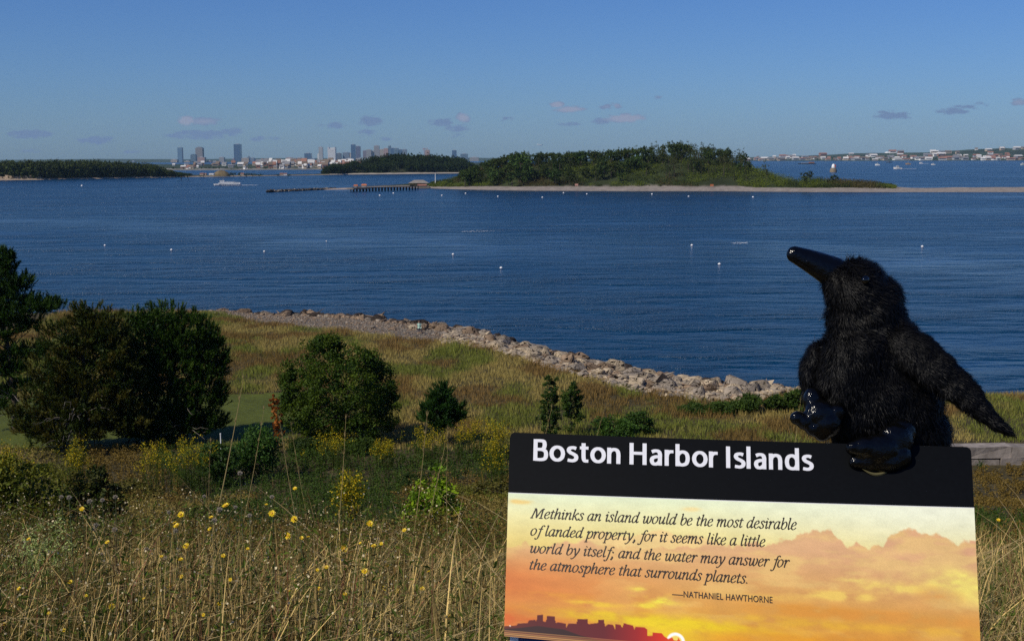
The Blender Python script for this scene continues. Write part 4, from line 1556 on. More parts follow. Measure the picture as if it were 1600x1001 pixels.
# skyline: (x0, x1, top row, wall, kind)
BL, DB, GB, TN, GR, PK, WH, MV, CR = (.10, .17, .24), (.045, .085, .15), (.17, .22, .28), (.40, .33, .26), (.30, .29, .28), (.42, .26, .21), (.85, .83, .78), (.20, .17, .20), (.52, .46, .38)
TOW = [(268, 278, 249.5, TN, 0, "tan block at the left end of the skyline"), (278.6, 285.8, 230.7, BL, 1, "slim blue glass tower at the left of the skyline"), (288.5, 297.5, 252, TN, 0, "low tan block between the slim and rounded blue towers"),
       (298.7, 307, 241, BL, 2, "blue tower with a rounded top left of the grey-brown tower"), (307, 318, 229.7, (.25, .23, .22), 3, "tall grey-brown tower with a stepped top"), (310, 321, 246, PK, 0, "pinkish block at the foot of the grey-brown tower"),
       (304, 323, 253, PK, 0, "wide low pink-red building in front of the grey-brown tower"), (324, 331, 251.5, MV, 0, "small mauve block right of the pink buildings"), (331, 341, 252.3, GR, 0, "low grey block left of the light slab"),
       (343, 351, 246, GR, 0, "light grey slab between the two tall groups"), (350, 356, 254, DB, 2, "small dark blue rounded tower"), (363, 367, 248, MV, 0, "thin mauve block touching the dark glass tower"),
       (366.8, 377.3, 225.5, DB, 1, "tallest tower, a dark blue glass slab standing alone"), (364, 381, 256, CR, 0, "wide cream building at the foot of the dark glass slab"), (378.5, 390, 247, TN, 0, "tan block right of the dark glass slab"),
       (386.5, 391.5, 244, GB, 4, "old tower with a pointed grey top"), (391, 398, 247, GB, 0, "blue-grey block right of the pointed tower"), (399, 406, 250, GR, 0, "left half of the low grey twin blocks"), (406, 413, 251, GB, 0, "right half of the low grey twin blocks"),
       (417, 425, 252.5, WH, 0, "small white block in the low middle of the skyline"), (425, 438, 251.7, WH, 0, "wide white block in the low middle of the skyline"), (438, 446, 252, GR, 0, "grey block beside the wide white block"),
       (447.5, 458, 246.5, PK, 0, "pinkish tower block left of the brownish one"), (459.5, 463, 248, WH, 0, "narrow white block between pinkish and brownish blocks"), (463, 474, 247, (.24, .17, .16), 0, "brownish block with a flat roof"),
       (476.5, 487, 239.7, DB, 1, "dark blue tower left of the pale ones"), (487, 493, 248, GB, 0, "low blue-white block right of the dark blue tower"), (496.5, 499.5, 240, WH, 0, "very thin white tower left of the grey one"),
       (498.6, 505, 230, (.42, .42, .41), 0, "pale grey tower left of the white notched tower"), (508, 525.6, 249, (.24, .14, .12), 0, "low reddish-brown block under the white notched tower"), (513, 525, 230, (.72, .71, .68), 5, "white tower with raised corners and a notched top"),
       (525.6, 533.5, 239.5, (.12, .14, .17), 0, "dark grey block right of the white notched tower"), (536, 546, 238.5, GB, 0, "grey-blue block left of the dark twin towers"), (546, 548.6, 239, CR, 0, "very thin pale tower beside the dark twin towers"),
       (549, 556, 226, DB, 0, "left and taller one of the dark twin towers"), (554.8, 563.7, 228.7, (.09, .09, .14), 0, "right and wider one of the dark twin towers"), (541.6, 551, 248, WH, 0, "white block in front of the dark twin towers"),
       (556.5, 575, 247.5, (.45, .52, .58), 0, "long pale blue block beside the middle island's trees"), (567.5, 574, 235.5, MV, 0, "grey-purple block right of the dark twin towers"), (573, 580.6, 234, GR, 0, "grey block right of the grey-purple one"),
       (580.6, 585, 235.8, TN, 0, "narrow tan block left of the tall grey-tan tower"), (585, 593, 227.8, (.30, .29, .29), 0, "tall grey-tan tower above the middle island"), (593.5, 600, 233.5, TN, 0, "tan block right of the tall grey-tan tower"), (600, 607, 232, PK, 0, "pinkish block above the middle island"),
       (607, 611.3, 228, BL, 0, "thin blue tower above the middle island"), (611, 616, 231.5, DB, 0, "dark blue block right of the thin blue tower"), (615.5, 622.8, 231.7, BL, 0, "blue block above the middle island's crest"), (623, 629, 233.8, DB, 0, "low dark blue block over the treetops"),
       (629, 636, 233.6, GB, 0, "last blue-grey block over the treetops"), (664.5, 671.5, 234.3, PK, 0, "pink building alone behind the middle island's right crest"), (706.6, 713.5, 235, DB, 0, "dark blue tower at the right end of the skyline"),
       (719.7, 731, 240.5, BL, 0, "wide blue block at the right end of the skyline"), (205, 212.5, 252.3, BL, 0, "lone blue block above the left island's trees"), (734, 748, 246, GR, 0, "low grey block between the two wooded islands")]


def facade(name, col, glassy):
    m, nt, p = nmat(name)
    geo = nt.nodes.new('ShaderNodeTexCoord')
    br = nt.nodes.new('ShaderNodeTexBrick')
    br.offset = 0.0
    br.inputs['Scale'].default_value = 1.0
    br.inputs['Brick Width'].default_value = 6.0
    br.inputs['Row Height'].default_value = 4.0
    br.inputs['Mortar Size'].default_value = .9
    mp = nt.nodes.new('ShaderNodeMapping')
    mp.inputs['Rotation'].default_value = (math.radians(90), 0, 0)
    nt.links.new(geo.outputs['Object'], mp.inputs[0])
    nt.links.new(mp.outputs[0], br.inputs['Vector'])
    dk = tuple(c * .45 for c in col)
    for nm in ('Color1', 'Color2'):
        br.inputs[nm].default_value = (*(dk if not glassy else col), 1)
    br.inputs['Color2'].default_value = (*(tuple(c * .75 for c in dk) if not glassy else tuple(c * .8 for c in col)), 1)
    br.inputs['Mortar'].default_value = (*(col if not glassy else tuple(c * 1.25 for c in col)), 1)
    nt.links.new(br.outputs['Color'], p.inputs['Base Color'])
    p.inputs['Roughness'].default_value = .25 if glassy else .75
    return m


_fm = {}
CITY_G = "buildings of the far city skyline"
for i, (x0, x1, top, colr, kind, lab) in enumerate(TOW):
    key = (colr, kind == 1)
    if key not in _fm: _fm[key] = facade('facade', colr, kind == 1 or sum(colr) < .4)
    m = _fm[key]
    y = CITY_Y + rng.uniform(0, 900) if (x1 - x0) < 12 and top < 245 else CITY_Y - rng.uniform(100, 600)
    xa, xb = AY(x0, 250, y)[0], AY(x1, 250, y)[0]
    zt = zrow(top, y, x0)
    w = xb - xa
    dpt = min(w, 60)
    root = empty('skyscraper' if top < 243 else 'office_block', ((xa + xb) / 2, y, 0), label=lab, cat="building", group=CITY_G)
    g = Geo()
    hw, hd = w / 2, dpt / 2
    if kind in (0, 1):
        V, F = box(-hw, hw, -hd, hd, -2, zt); g.add(V, F)
    elif kind == 2:
        V, F = box(-hw, hw, -hd, hd, -2, zt * .93); g.add(V, F)
        V, F = box(-hw * .72, hw * .72, -hd * .7, hd * .7, zt * .93, zt); g.add(V, F)
    elif kind == 3:
        V, F = box(-hw, hw, -hd, hd, -2, zt * .93); g.add(V, F)
        V, F = box(-hw * .8, hw * .8, -hd * .8, hd * .8, zt * .93, zt * .97); g.add(V, F)
        V, F = box(-hw * .45, hw * .45, -hd * .5, hd * .5, zt * .97, zt); g.add(V, F)
    elif kind == 4:
        V, F = box(-hw, hw, -hd, hd, -2, zt * .75); g.add(V, F)
        V, F = box(-hw * .5, hw * .5, -hd * .5, hd * .5, zt * .75, zt); g.add(V, F)
    else:
        V, F = box(-hw, hw, -hd, hd, -2, zt * .90); g.add(V, F)
        for s in (-1, 1):
            V, F = box(s * hw * .8 - hw * .2, s * hw * .8 + hw * .2, -hd, hd, zt * .90, zt); g.add(V, F)
        V, F = box(-hw * .6, hw * .6, -hd * .8, hd * .8, zt * .90, zt * .955); g.add(V, F)
    g.obj('walls', m, root)
    g = Geo()
    if kind in (0, 1):
        V, F = box(-hw * .5, hw * .4, -hd * .5, hd * .5, zt, zt + 5); g.add(V, F)
    else:
        addtube(g, [(0, 0, zt), (0, 0, zt + 12)], .8, 5)
    g.obj('roof_plant' if kind in (0, 1) else 'mast', M_METAL, root)
# a construction crane
y = CITY_Y
c = AY(663, 250, y)
g = Geo()
zt = zrow(231.5, y, 663)
addtube(g, [(0, 0, 0), (0, 0, zt)], 2.2, 4)
addtube(g, [(-12, 0, zt - 6), (34, 0, zt - 2)], 1.6, 4)
V, F = box(-13, -7, -2, 2, zt - 13, zt - 6); g.add(V, F)
o = g.obj('tower_crane', solid('crane_red', (.35, .09, .06), .6)); o.location = (c[0], y, 0)
tag(o, "thin red construction crane beside the lone pink building", "crane")
# low town buildings along the waterfront
rr = np.random.default_rng(31)
zone_l = lambda p: "left of the tallest dark slab" if p < 366 else "in the low middle of the skyline" if p < 476 else "below the pale grey and white towers"
for i in range(150):
    px = rr.uniform(270, 562)
    if i < 95: px = rr.uniform(395, 545)
    y = rr.uniform(2750, 4600)
    hp = rr.uniform(3.0, 8.5) * (1.25 if px > 400 else .8)
    wp = rr.uniform(3, 9)
    w = rr.choice(['white', 'white', 'white', 'tan', 'tan', 'grey', 'brick'] if px > 395 else ['tan', 'brick', 'grey', 'white'])
    r = rr.choice(['grey', 'white', 'red', 'brown'])
    house(px, 260.5, y, wp, hp + rr.uniform(0, 1.5), w, r, "low %s-walled waterfront building %s" % (w, zone_l(px)), "low buildings on the city waterfront", 'waterfront_building', 2.4)

# right-hand far shore with hills and a town
RS = Island([(1000, 251.6, 25), (1160, 251.6, 22), (1200, 251.6, 24), (1290, 251.5, 34), (1340, 251.4, 44), (1380, 251.4, 44), (1450, 251.2, 46), (1520, 251.0, 62), (1570, 251, 66), (1700, 251, 60), (2200, 251, 60)], 1400, 30, 3, 'far_coast',
            lambda px, w, P: np.array([.035, .055, .03]) * (.5 + 1.0 * vnoise(P[:, 0] * .012, P[:, 1] * .012)[:, None]), 200, 24)
wood(RS, [(1150, 247), (1300, 244.5), (1340, 242.5), (1450, 242.5), (1520, 238.8), (1610, 237.5)], 'coast_wood', "hazy blue-green trees over the far town at right", 520, .06, .55, 11)
for i in range(150):
    px = rr.uniform(1162, 1604)
    w = rr.uniform(.02, .2) if rr.uniform() < .8 else rr.uniform(.2, .45)
    p = RS.at(px, w)
    ww = rr.choice(['white', 'white', 'tan', 'tan', 'brick', 'grey']); r = rr.choice(['grey', 'white', 'red', 'brown'])
    zone = "left of the white beacon" if px < 1302 else "between the beacon and the water tanks" if px < 1380 else "right of the water tanks"
    o = empty('house', p, label="distant %s-walled %s-roofed building of the far coast town %s" % (ww, r, zone), cat="house", group="buildings of the far coast town")
    s = rr.uniform(14, 46)
    o.scale = (s, s * .6, rr.uniform(9, 20)); o.rotation_euler = (0, 0, rr.uniform(-.4, .4))
    a, b, d = house_mesh(ww, r)
    link('walls', a, o); link('roof', b, o); link('window_band', d, o)
for px, top, lab in [(1386, 237.2, "larger white water tank on the ridge of the far coast"), (1399, 237.8, "smaller white water tank right of the larger one")]:
    y = 8700.0
    c = AY(px, 246, y)
    zt = zrow(top, y, px)
    g = Geo()
    k = (1.25 if px < 1390 else .85)
    V, F = lathe([(.001, zt), (8 * k, zt - 1), (13 * k, zt - 5), (14 * k, zt - 10), (12 * k, zt - 16), (3, zt - 20), (2.6, 20)], 14)
    g.add(V, F)
    o = g.obj('water_tank', M_WHITE, smooth=True); o.location = (c[0], y, 0)
    tag(o, lab, "water tank")

# white beacon on its stone base
c = G(1302, 269)
root = empty('beacon', (c[0], c[1], 0), label="small white beacon tower with a red side on a round stone base in the water", cat="lighthouse")
k = c[1] / FPX
g = Geo()
V, F = lathe([(5.6 * k, -1), (5.2 * k, 3.2 * k), (4.4 * k, 6.0 * k), (.001, 6.0 * k)], 22); g.add(V, F, (.24, .19, .13))
g.obj('stone_base', M_ROCK, root)
g = Geo()
V, F = lathe([(2.9 * k, 5.9 * k), (2.8 * k, 9 * k), (2.2 * k, 11 * k), (1.6 * k, 12.2 * k), (.001, 12.8 * k)], 16); g.add(V, F)
g.obj('tower', M_WHITE, root)
g = Geo()
V, F = lathe([(3.3 * k, 5.85 * k), (3.3 * k, 6.5 * k), (2.9 * k, 6.5 * k)], 16); g.add(V, F)
g.obj('gallery', solid('black_iron', (.03, .03, .03), .5), root)
g = Geo()
V, F = box(1.2 * k, 3.1 * k, -2.2 * k, 0, 7.6 * k, 11.4 * k); g.add(V, F)
g.obj('red_panel', solid('red_paint', (.45, .07, .03), .5), root)


# boats ----------------------------------------------------------------------
def hull(L, B, D, col, sheer=.3):
    xs_ = np.linspace(-.5, .5, 13)
    g = Geo()
    rows = []
    for t in xs_:
        wv = (1 - max(0, (-t - .1) / .4) ** 2.2) if t < -.1 else 1 - .12 * (t + .1)
        wv = max(wv, .02)
        zt = D * (1 + sheer * max(0, -t) * 1.6)
        rows.append([(t * L + (-.04 * L if t < -.4 else 0), -wv * B / 2, zt), (t * L, -wv * B / 2 * .78, -.3), (t * L, wv * B / 2 * .78, -.3), (t * L + (-.04 * L if t < -.4 else 0), wv * B / 2, zt)])
    V = np.array(rows).reshape(-1, 3)
    F = [(i * 4 + j, i * 4 + (j + 1) % 4, (i + 1) * 4 + (j + 1) % 4, (i + 1) * 4 + j) for i in range(12) for j in range(4)]
    F += [(48, 49, 50, 51)]
    g.add(V, np.array(F), col)
    return g


M_HULL = vcol('boat_hull', .4)
M_FOAM = solid('wake_foam', (.75, .78, .8), .9, .8, .2)
# ferry
c = G(356, 289.5)
k = c[1] / FPX
root = empty('ferry', (c[0], c[1], 0), .10, label="white two-deck passenger ferry with a wheelhouse and mast crossing the bay", cat="ferry")
L = 41 * k
hull(L, 6.5, 1.9 * k, (.72, .73, .74), .35).obj('hull', M_HULL, root)
g = Geo(); V, F = box(-L * .46, L * .5, -3.1, 3.1, -.25, .75 * k * .9); g.add(V * np.array([1, 1.02, 1]), F); g.obj('waterline_band', solid('navy_band', (.02, .03, .07), .4), root)
g = Geo(); V, F = box(-L * .33, L * .47, -2.9, 2.9, 1.9 * k, 4.0 * k); g.add(V, F); g.obj('main_cabin', M_WHITE, root)
g = Geo()
for i in range(16):
    V, F = box(-L * .29 + i * L * .046, -L * .29 + i * L * .046 + L * .03, -2.96, 2.96, 2.6 * k, 3.4 * k); g.add(V, F)
g.obj('window_band', M_GLASS, root)
g = Geo(); V, F = box(-L * .26, L * .24, -2.6, 2.6, 4.0 * k, 5.5 * k); g.add(V, F)
V, F = box(-L * .27, L * .30, -2.8, 2.8, 5.5 * k, 5.75 * k); g.add(V, F); g.obj('upper_deck', solid('ferry_deck', (.55, .57, .6), .5), root)
g = Geo(); V, F = box(-L * .30, -L * .12, -2.0, 2.0, 5.75 * k, 7.4 * k); g.add(V, F); w_ = g.obj('wheelhouse', M_WHITE, root)
g = Geo(); V, F = box(-L * .305, -L * .13, -1.9, 1.9, 6.4 * k, 7.0 * k); V[:, 1] *= 1.07; g.add(V, F); g.obj('wheelhouse_windows', M_GLASS, root)
g = Geo(); addtube(g, [(-L * .17, 0, 7.3 * k), (-L * .16, 0, 11 * k)], .12, 6); addtube(g, [(-L * .17, -1, 9.6 * k), (-L * .17, 1, 9.6 * k)], .1, 5); g.obj('mast', M_METAL, root)
g = Geo()
for i in range(24):
    xx = L * .26 + i * L * .0095
    V, F = box(xx, xx + .06, -2.85, -2.8, 4.0 * k, 5.0 * k); g.add(V, F)
V, F = box(L * .25, L * .47, -2.87, -2.79, 4.95 * k, 5.05 * k); g.add(V, F)
g.obj('railing', M_METAL, root)
g = Geo()
for i in range(420):
    t = rng.uniform(0, 1) ** 1.6
    a = rng.normal(0, .45 + 2.0 * t)
    if i < 300: xx, yy, r_ = L * .5 + t * L * .75, a, rng.uniform(.2, .6) * (1.1 - t)
    else: xx, yy, r_ = -L * .45 + rng.uniform(0, 1) * L, -3.3 + rng.normal(0, .25), rng.uniform(.12, .35)
    V, F = PEB[i % 9]
    g.add(V * r_ * np.array([1.8, 1, .45]) + np.array([c[0] + xx, c[1] + yy, .03]), F)
tag(g.obj('wake', M_FOAM), kind='stuff', label="white wake trailing behind the ferry", cat="wake")


def motorboat(px, py, Lp, hp, col, label, wake=0):
    c = G(px, py)
    k = c[1] / FPX
    L = Lp * k
    root = empty('motorboat', (c[0], c[1], 0), rng.uniform(-.3, .3), label=label, cat="boat", group="boats in the far channel")
    hull(L, L * .32, hp * .38 * k, col, .5).obj('hull', M_HULL, root)
    g = Geo()
    V, F = box(-L * .18, L * .15, -L * .11, L * .11, hp * .38 * k, hp * .78 * k); V[4:, 0] *= .8; g.add(V, F)
    g.obj('cabin', M_WHITE if sum(col) > .8 else M_METAL, root)
    g = Geo(); V, F = box(-L * .17, L * .12, -L * .115, L * .115, hp * .52 * k, hp * .68 * k); g.add(V, F); g.obj('windows', M_GLASS, root)
    g = Geo(); addtube(g, [(0, 0, hp * .7 * k), (0, 0, hp * k * 1.1)], .03 * L * .3, 5); g.obj('mast', M_METAL, root)
    if wake:
        g = Geo()
        for i in range(160):
            t = rng.uniform(0, 1)
            V, F = PEB[i % 9]
            g.add(V * rng.uniform(.3, 1.0) * k * np.array([1.8, 1, .3]) + np.array([c[0] + L * .4 + t * wake * k, c[1] + rng.normal(0, .6 + t), .03]), F)
        tag(g.obj('wake', M_FOAM), kind='stuff', label="thin white wake trailing behind the %s" % label.split(' in ')[0].split(' with ')[0], cat="wake")


for a in [(1371, 258.6, 7, 4.5, (.75, .75, .72), "white motorboat between the beacon and the water tanks", 0), (1402.5, 264.2, 13, 6, (.75, .72, .68), "largest white motorboat with a long wake, nearest in the channel", 24),
          (1419, 257.2, 8, 4.5, (.35, .22, .12), "brown boat right of the motorboat with the wake", 0), (1439, 255.8, 5, 3.2, (.7, .7, .7), "tiny white boat with a short wake near the far coast", 9),
          (1458, 257.8, 6, 3, (.7, .68, .62), "small low white boat right of centre in the far channel", 0), (1598, 258.2, 8, 4.5, (.55, .6, .55), "pale greenish boat cut by the right edge", 0),
          (1389, 254.2, 10, 2.6, (.06, .07, .09), "low dark boat in front of the far coast under the water tanks", 0), (1432, 269.8, 0.01, .01, (.7, .7, .7), "", 0)][:7]:
    motorboat(*a)
c = G(1261, 256.4); k = c[1] / FPX
root = empty('barge', (c[0], c[1], 0), .05, label="long low dark barge with a rusty red deckhouse off the far coast", cat="barge")
hull(27 * k, 14, 1.3 * k, (.03, .04, .06), .05).obj('hull', M_HULL, root)
g = Geo(); V, F = box(3 * k, 11 * k, -5, 5, 1.3 * k, 3.2 * k); g.add(V, F); g.obj('deckhouse', M_ROOF['red'], root)
g = Geo(); V, F = box(-9 * k, 1 * k, -5, 5, 1.3 * k, 2.0 * k); g.add(V, F); g.obj('cargo', M_METAL, root)

# mooring buoys
V, F = lathe([(.0, -.5), (.3, -.45), (.48, -.15), (.5, .05), (.46, .22), (.3, .4), (.1, .46), (.08, .56), (.001, .58)], 14)
g = Geo(); g.add(V, F); bm_ = g.mesh('float', M_WHITE, True)
V, F = lathe([(.505, -.06), (.52, .0), (.505, .06)], 14)
g = Geo(); g.add(V, F); bb_ = g.mesh('band', solid('blue_band', (.03, .07, .2), .5), True)
th_ = np.linspace(0, math.pi, 7)
g = Geo(); addtube(g, np.stack([.09 * np.cos(th_), 0 * th_, .55 + .11 * np.sin(th_)], 1), .022, 5); bs_ = g.mesh('ring', M_METAL)
for px, py, s in [(164, 384, 3.6), (268, 391, 4), (413, 393.5, 3.6), (510, 377, 2.2), (708, 398, 4), (783, 419.5, 5), (1081, 384, 4.2), (1124, 413.5, 5), (1441, 386, 4.4), (128, 291, 3.4), (593.5, 306, 3), (614.8, 302.6, 3), (690.5, 306, 2.8),
                  (727.6, 302.8, 2.8), (778, 307.5, 2.8), (847.5, 309, 2.8), (880.6, 302, 2.6), (917, 303.7, 2.6), (1018.8, 304, 3), (1076, 307.5, 2.8), (1176.6, 308.6, 3.2)]:
    c = G(px, py)
    k = c[1] / FPX * s
    if py > 370:
        z = "left of the ferry's column" if px < 340 else "left of the middle" if px < 600 else "below the main island" if px < 900 else "left of the bird's beak" if px < 1230 else "behind the bird's head"
        lab = "%s white mooring buoy in the near water %s" % ("tiny" if s < 3 else "larger" if s > 4.5 else "small", z)
    else:
        z = "at far left below the wooded island" if px < 200 else "just below the pier" if px < 640 else "off the left end of the near island" if px < 800 else "off the middle of the near island's beach" if px < 1050 else "off the right part of the near island's beach"
        lab = "white mooring buoy in the beach row, " + z
    o = empty('mooring_buoy', (c[0], c[1], .08 * k), rng.uniform(0, 6), label=lab, cat="buoy", group="white mooring buoys")
    o.scale = (k, k, k)
    link('float', bm_, o); link('band', bb_, o); link('ring', bs_, o)

# streaks of foam
for px0, px1, py, lab in [(722, 772, 361.5, "thin white foam streak on the water above the middle buoys"), (1142, 1168, 379.5, "faint short foam streak left of the bird's beak")]:
    g = Geo()
    for i in range(70):
        px = rng.uniform(px0, px1)
        c = G(px, py + rng.normal(0, .6) - (px - px0) * .02)
        V, F = PEB[i % 9]
        g.add(V * rng.uniform(.05, .16) * np.array([3, 1, .2]) + c, F)
    tag(g.obj('foam_streak', M_FOAM), kind='stuff', label=lab, cat="foam")

# breakwater, sand bar, pier, shelter, flagpole
g = Geo()
for i in range(420):
    t = rng.uniform(0, 1)
    px = 417 + 108 * t
    c = G(px, 300.6 - 5.2 * t + rng.normal(0, .12))
    V, F = PEB[i % 9]
    r_ = rng.uniform(.5, 1.25)
    V = V * r_ + np.array([c[0], c[1] + rng.normal(0, 1.6), rng.uniform(.1, 1.3) * (1.05 - .35 * t)])
    g.add(V, F, np.array([.045, .04, .036]) * rng.uniform(.5, 1.8) if rng.uniform() < .85 else (.25, .23, .2))
tag(g.obj('stone_breakwater', M_ROCK), "low dark stone breakwater running out left of the pier", "breakwater")
isl5 = Island([(500, 296.6, .2, 6), (520, 296.4, .7, 14), (560, 295.8, 1.1, 20), (575, 295.6, 1.1, 20)], 16, 6, .5, 'sand_bar', beachcol((.34, .29, .23), (.34, .28, .23), .9), 60, 16)
k = G(600, 298)[1] / FPX
pa, pb = G(549, 299.2), G(652, 296.6)
root = empty('pier', (pa[0], pa[1], 0), math.atan2(pb[1] - pa[1], pb[0] - pa[0]), label="long weathered timber pier on piles in front of the sandy point", cat="pier")
PL = math.hypot(pb[0] - pa[0], pb[1] - pa[1])
g = Geo(); V, F = box(0, PL, -1.5, 1.5, 2.1, 2.6); g.add(V, F)
V, F = box(-1, 13, -4, 4, 1.5, 2.08); g.add(V, F); g.obj('deck', M_WOOD, root)
for i in range(22):
    for s in (-1, 1):
        g = Geo(); xx = .6 + i * (PL - 1) / 21
        addtube(g, [(xx, s * 1.35, -1), (xx, s * 1.35, 2.1)], .34, 6, (.035, .03, .025)); g.obj('pile', M_BARK, root)
g = Geo()
for i in range(34):
    xx = i * PL / 33
    addtube(g, [(xx, -1.4, 2.6), (xx, -1.4, 3.7)], .09, 4)
addtube(g, [(0, -1.4, 3.7), (PL, -1.4, 3.7)], .09, 4); addtube(g, [(0, -1.4, 3.15), (PL, -1.4, 3.15)], .07, 4)
g.obj('railing', M_WOOD, root)
M_OR = solid('faded_orange', (.45, .14, .05), .6)
for px, w, h, lab in [(556, 2.6, 2.2, "smaller orange-red hut at the pier's left end"), (569, 3.4, 2.6, "larger orange-red hut on the pier's left part")]:
    c = AY(px, 294, pa[1] + (px - 549) / 103 * (pb[1] - pa[1]))
    root = empty('pier_hut', (c[0], c[1], 2.6), .02, label=lab, cat="hut")
    g = Geo(); V, F = box(-w / 2, w / 2, -1, 1, 0, h * .5); g.add(V, F); g.obj('walls', M_WALLS['grey'], root)
    g = Geo(); V = np.array([(-w * .6, -1.2, h * .5), (w * .6, -1.2, h * .5), (w * .6, 1.2, h * .5), (-w * .6, 1.2, h * .5), (-w * .45, 0, h * .9), (w * .45, 0, h * .9)])
    g.add(V, np.array([(0, 1, 5, 4), (2, 3, 4, 5), (0, 3, 2, 1)])); g.F3.append(np.array([(3, 0, 4), (1, 2, 5)])); g.M3.append(np.array([0, 0]))
    g.obj('roof', M_OR, root)
c = isl.at(657, .42); y = c[1]; k = y / FPX
root = empty('shelter', (c[0] - 1, y, c[2] - .3), .1, label="open shelter with a broad grey hipped roof behind the pier's landward end", cat="shelter")
g = Geo()
zt = zrow(280.5, y, 657) - c[2]; zb = zrow(285.5, y, 657) - c[2]
V = np.array([(-16 * k, -3.5, zb), (16 * k, -3.5, zb), (16 * k, 3.5, zb), (-16 * k, 3.5, zb), (-7 * k, 0, zt), (7 * k, 0, zt)])
g.add(V, np.array([(0, 1, 5, 4), (2, 3, 4, 5), (0, 3, 2, 1)])); g.F3.append(np.array([(3, 0, 4), (1, 2, 5)])); g.M3.append(np.array([0, 0]))
g.obj('roof', solid('shingle_grey', (.22, .20, .18), .9, 1.2, .25), root)
for xx in (-14, -5, 5, 14):
    for yy in (-3, 3):
        g = Geo(); addtube(g, [(xx * k, yy, -.5), (xx * k, yy, zb)], .15, 6); g.obj('post', M_WOOD, root)
# red-roofed float shed by the pier
c = G(661, 294.5); k = c[1] / FPX
root = empty('boat_shed', (c[0], c[1] + 6, .5), 0, label="long low dark shed with a reddish roof at the pier's landward end", cat="shed")
g = Geo(); V, F = box(-9 * k, 9 * k, -2, 2, -.8, 1.5); g.add(V, F); g.obj('walls', M_WOOD, root)
g = Geo(); V = np.array([(-9.5 * k, -2.4, 1.45), (5 * k, -2.4, 1.45), (5 * k, 2.4, 1.45), (-9.5 * k, 2.4, 1.45), (-9.5 * k, 0, 2.6), (5 * k, 0, 2.6)])
g.add(V, np.array([(0, 1, 5, 4), (2, 3, 4, 5), (0, 3, 2, 1)])); g.F3.append(np.array([(3, 0, 4), (1, 2, 5)])); g.M3.append(np.array([0, 0])); g.obj('roof', M_ROOF['red'], root)
c = isl.at(681, .35); y = c[1]
g = Geo(); zt = zrow(270.5, y, 681) - c[2]
addtube(g, [(0, 0, -.5), (0, 0, zt * .5), (0, 0, zt)], [.33, .26, .16], 8)
V, F = lathe([(.001, zt + .35), (.25, zt + .18), (.001, zt)], 8); g.add(V, F)
o = g.obj('flagpole', M_WHITE); o.location = tuple(c)
tag(o, "tall white flagpole without a flag between the shelter and the island's wood", "flagpole")
for px, lab, m in [(902, "small pinkish sign board on the island beach, left of the middle", solid('pink_board', (.5, .26, .2), .6)), (1114, "small orange sign board on the island beach, right of the middle", M_OR)]:
    c = isl.at(px, .14); g = Geo()
    V, F = box(-1.1, 1.1, -.08, .08, .8, 2.1); g.add(V, F)
    addtube(g, [(-.8, 0, -.3), (-.8, 0, .8)], .08, 5); addtube(g, [(.8, 0, -.3), (.8, 0, .8)], .08, 5)
    o = g.obj('sign_board', m); o.location = tuple(c); tag(o, lab, "sign")

# airliner climbing over the island
y = 5200.0
c = AY(843, 226.5, y)
root = empty('airliner', c, 0, label="tiny white airliner in the sky above the near island", cat="airplane")
root.rotation_euler = (0, math.radians(14), math.radians(12))
g = Geo()
u = np.linspace(0, 1, 12); addtube(g, np.stack([-12 + 24 * u, 0 * u, 0 * u], 1), 1.5 * np.clip(np.sin(np.pi * np.clip(u * .93 + .05, 0, 1)) * 1.6, .1, 1), 10); g.obj('fuselage', M_WHITE, root, True)
for s in (-1, 1):
    g = Geo(); V = np.array([(-2, 0, -.2), (3, 0, -.2), (6.5, s * 12, .4), (4.8, s * 12, .4), (-2, 0, .2), (3, 0, .2), (6.5, s * 12, .6), (4.8, s * 12, .6)])
    g.add(V, np.array([(0, 1, 2, 3), (4, 5, 6, 7), (0, 1, 5, 4), (1, 2, 6, 5), (2, 3, 7, 6), (3, 0, 4, 7)])); g.obj('wing', M_WHITE, root)
g = Geo(); V = np.array([(8.5, -.15, .8), (11.8, -.15, .8), (12.6, -.15, 5), (11.2, -.15, 5), (8.5, .15, .8), (11.8, .15, .8), (12.6, .15, 5), (11.2, .15, 5)])
g.add(V, np.array([(0, 1, 2, 3), (4, 5, 6, 7), (0, 1, 5, 4), (1, 2, 6, 5), (2, 3, 7, 6), (3, 0, 4, 7)])); g.obj('tail_fin', solid('blue_paint', (.05, .1, .3), .4), root)


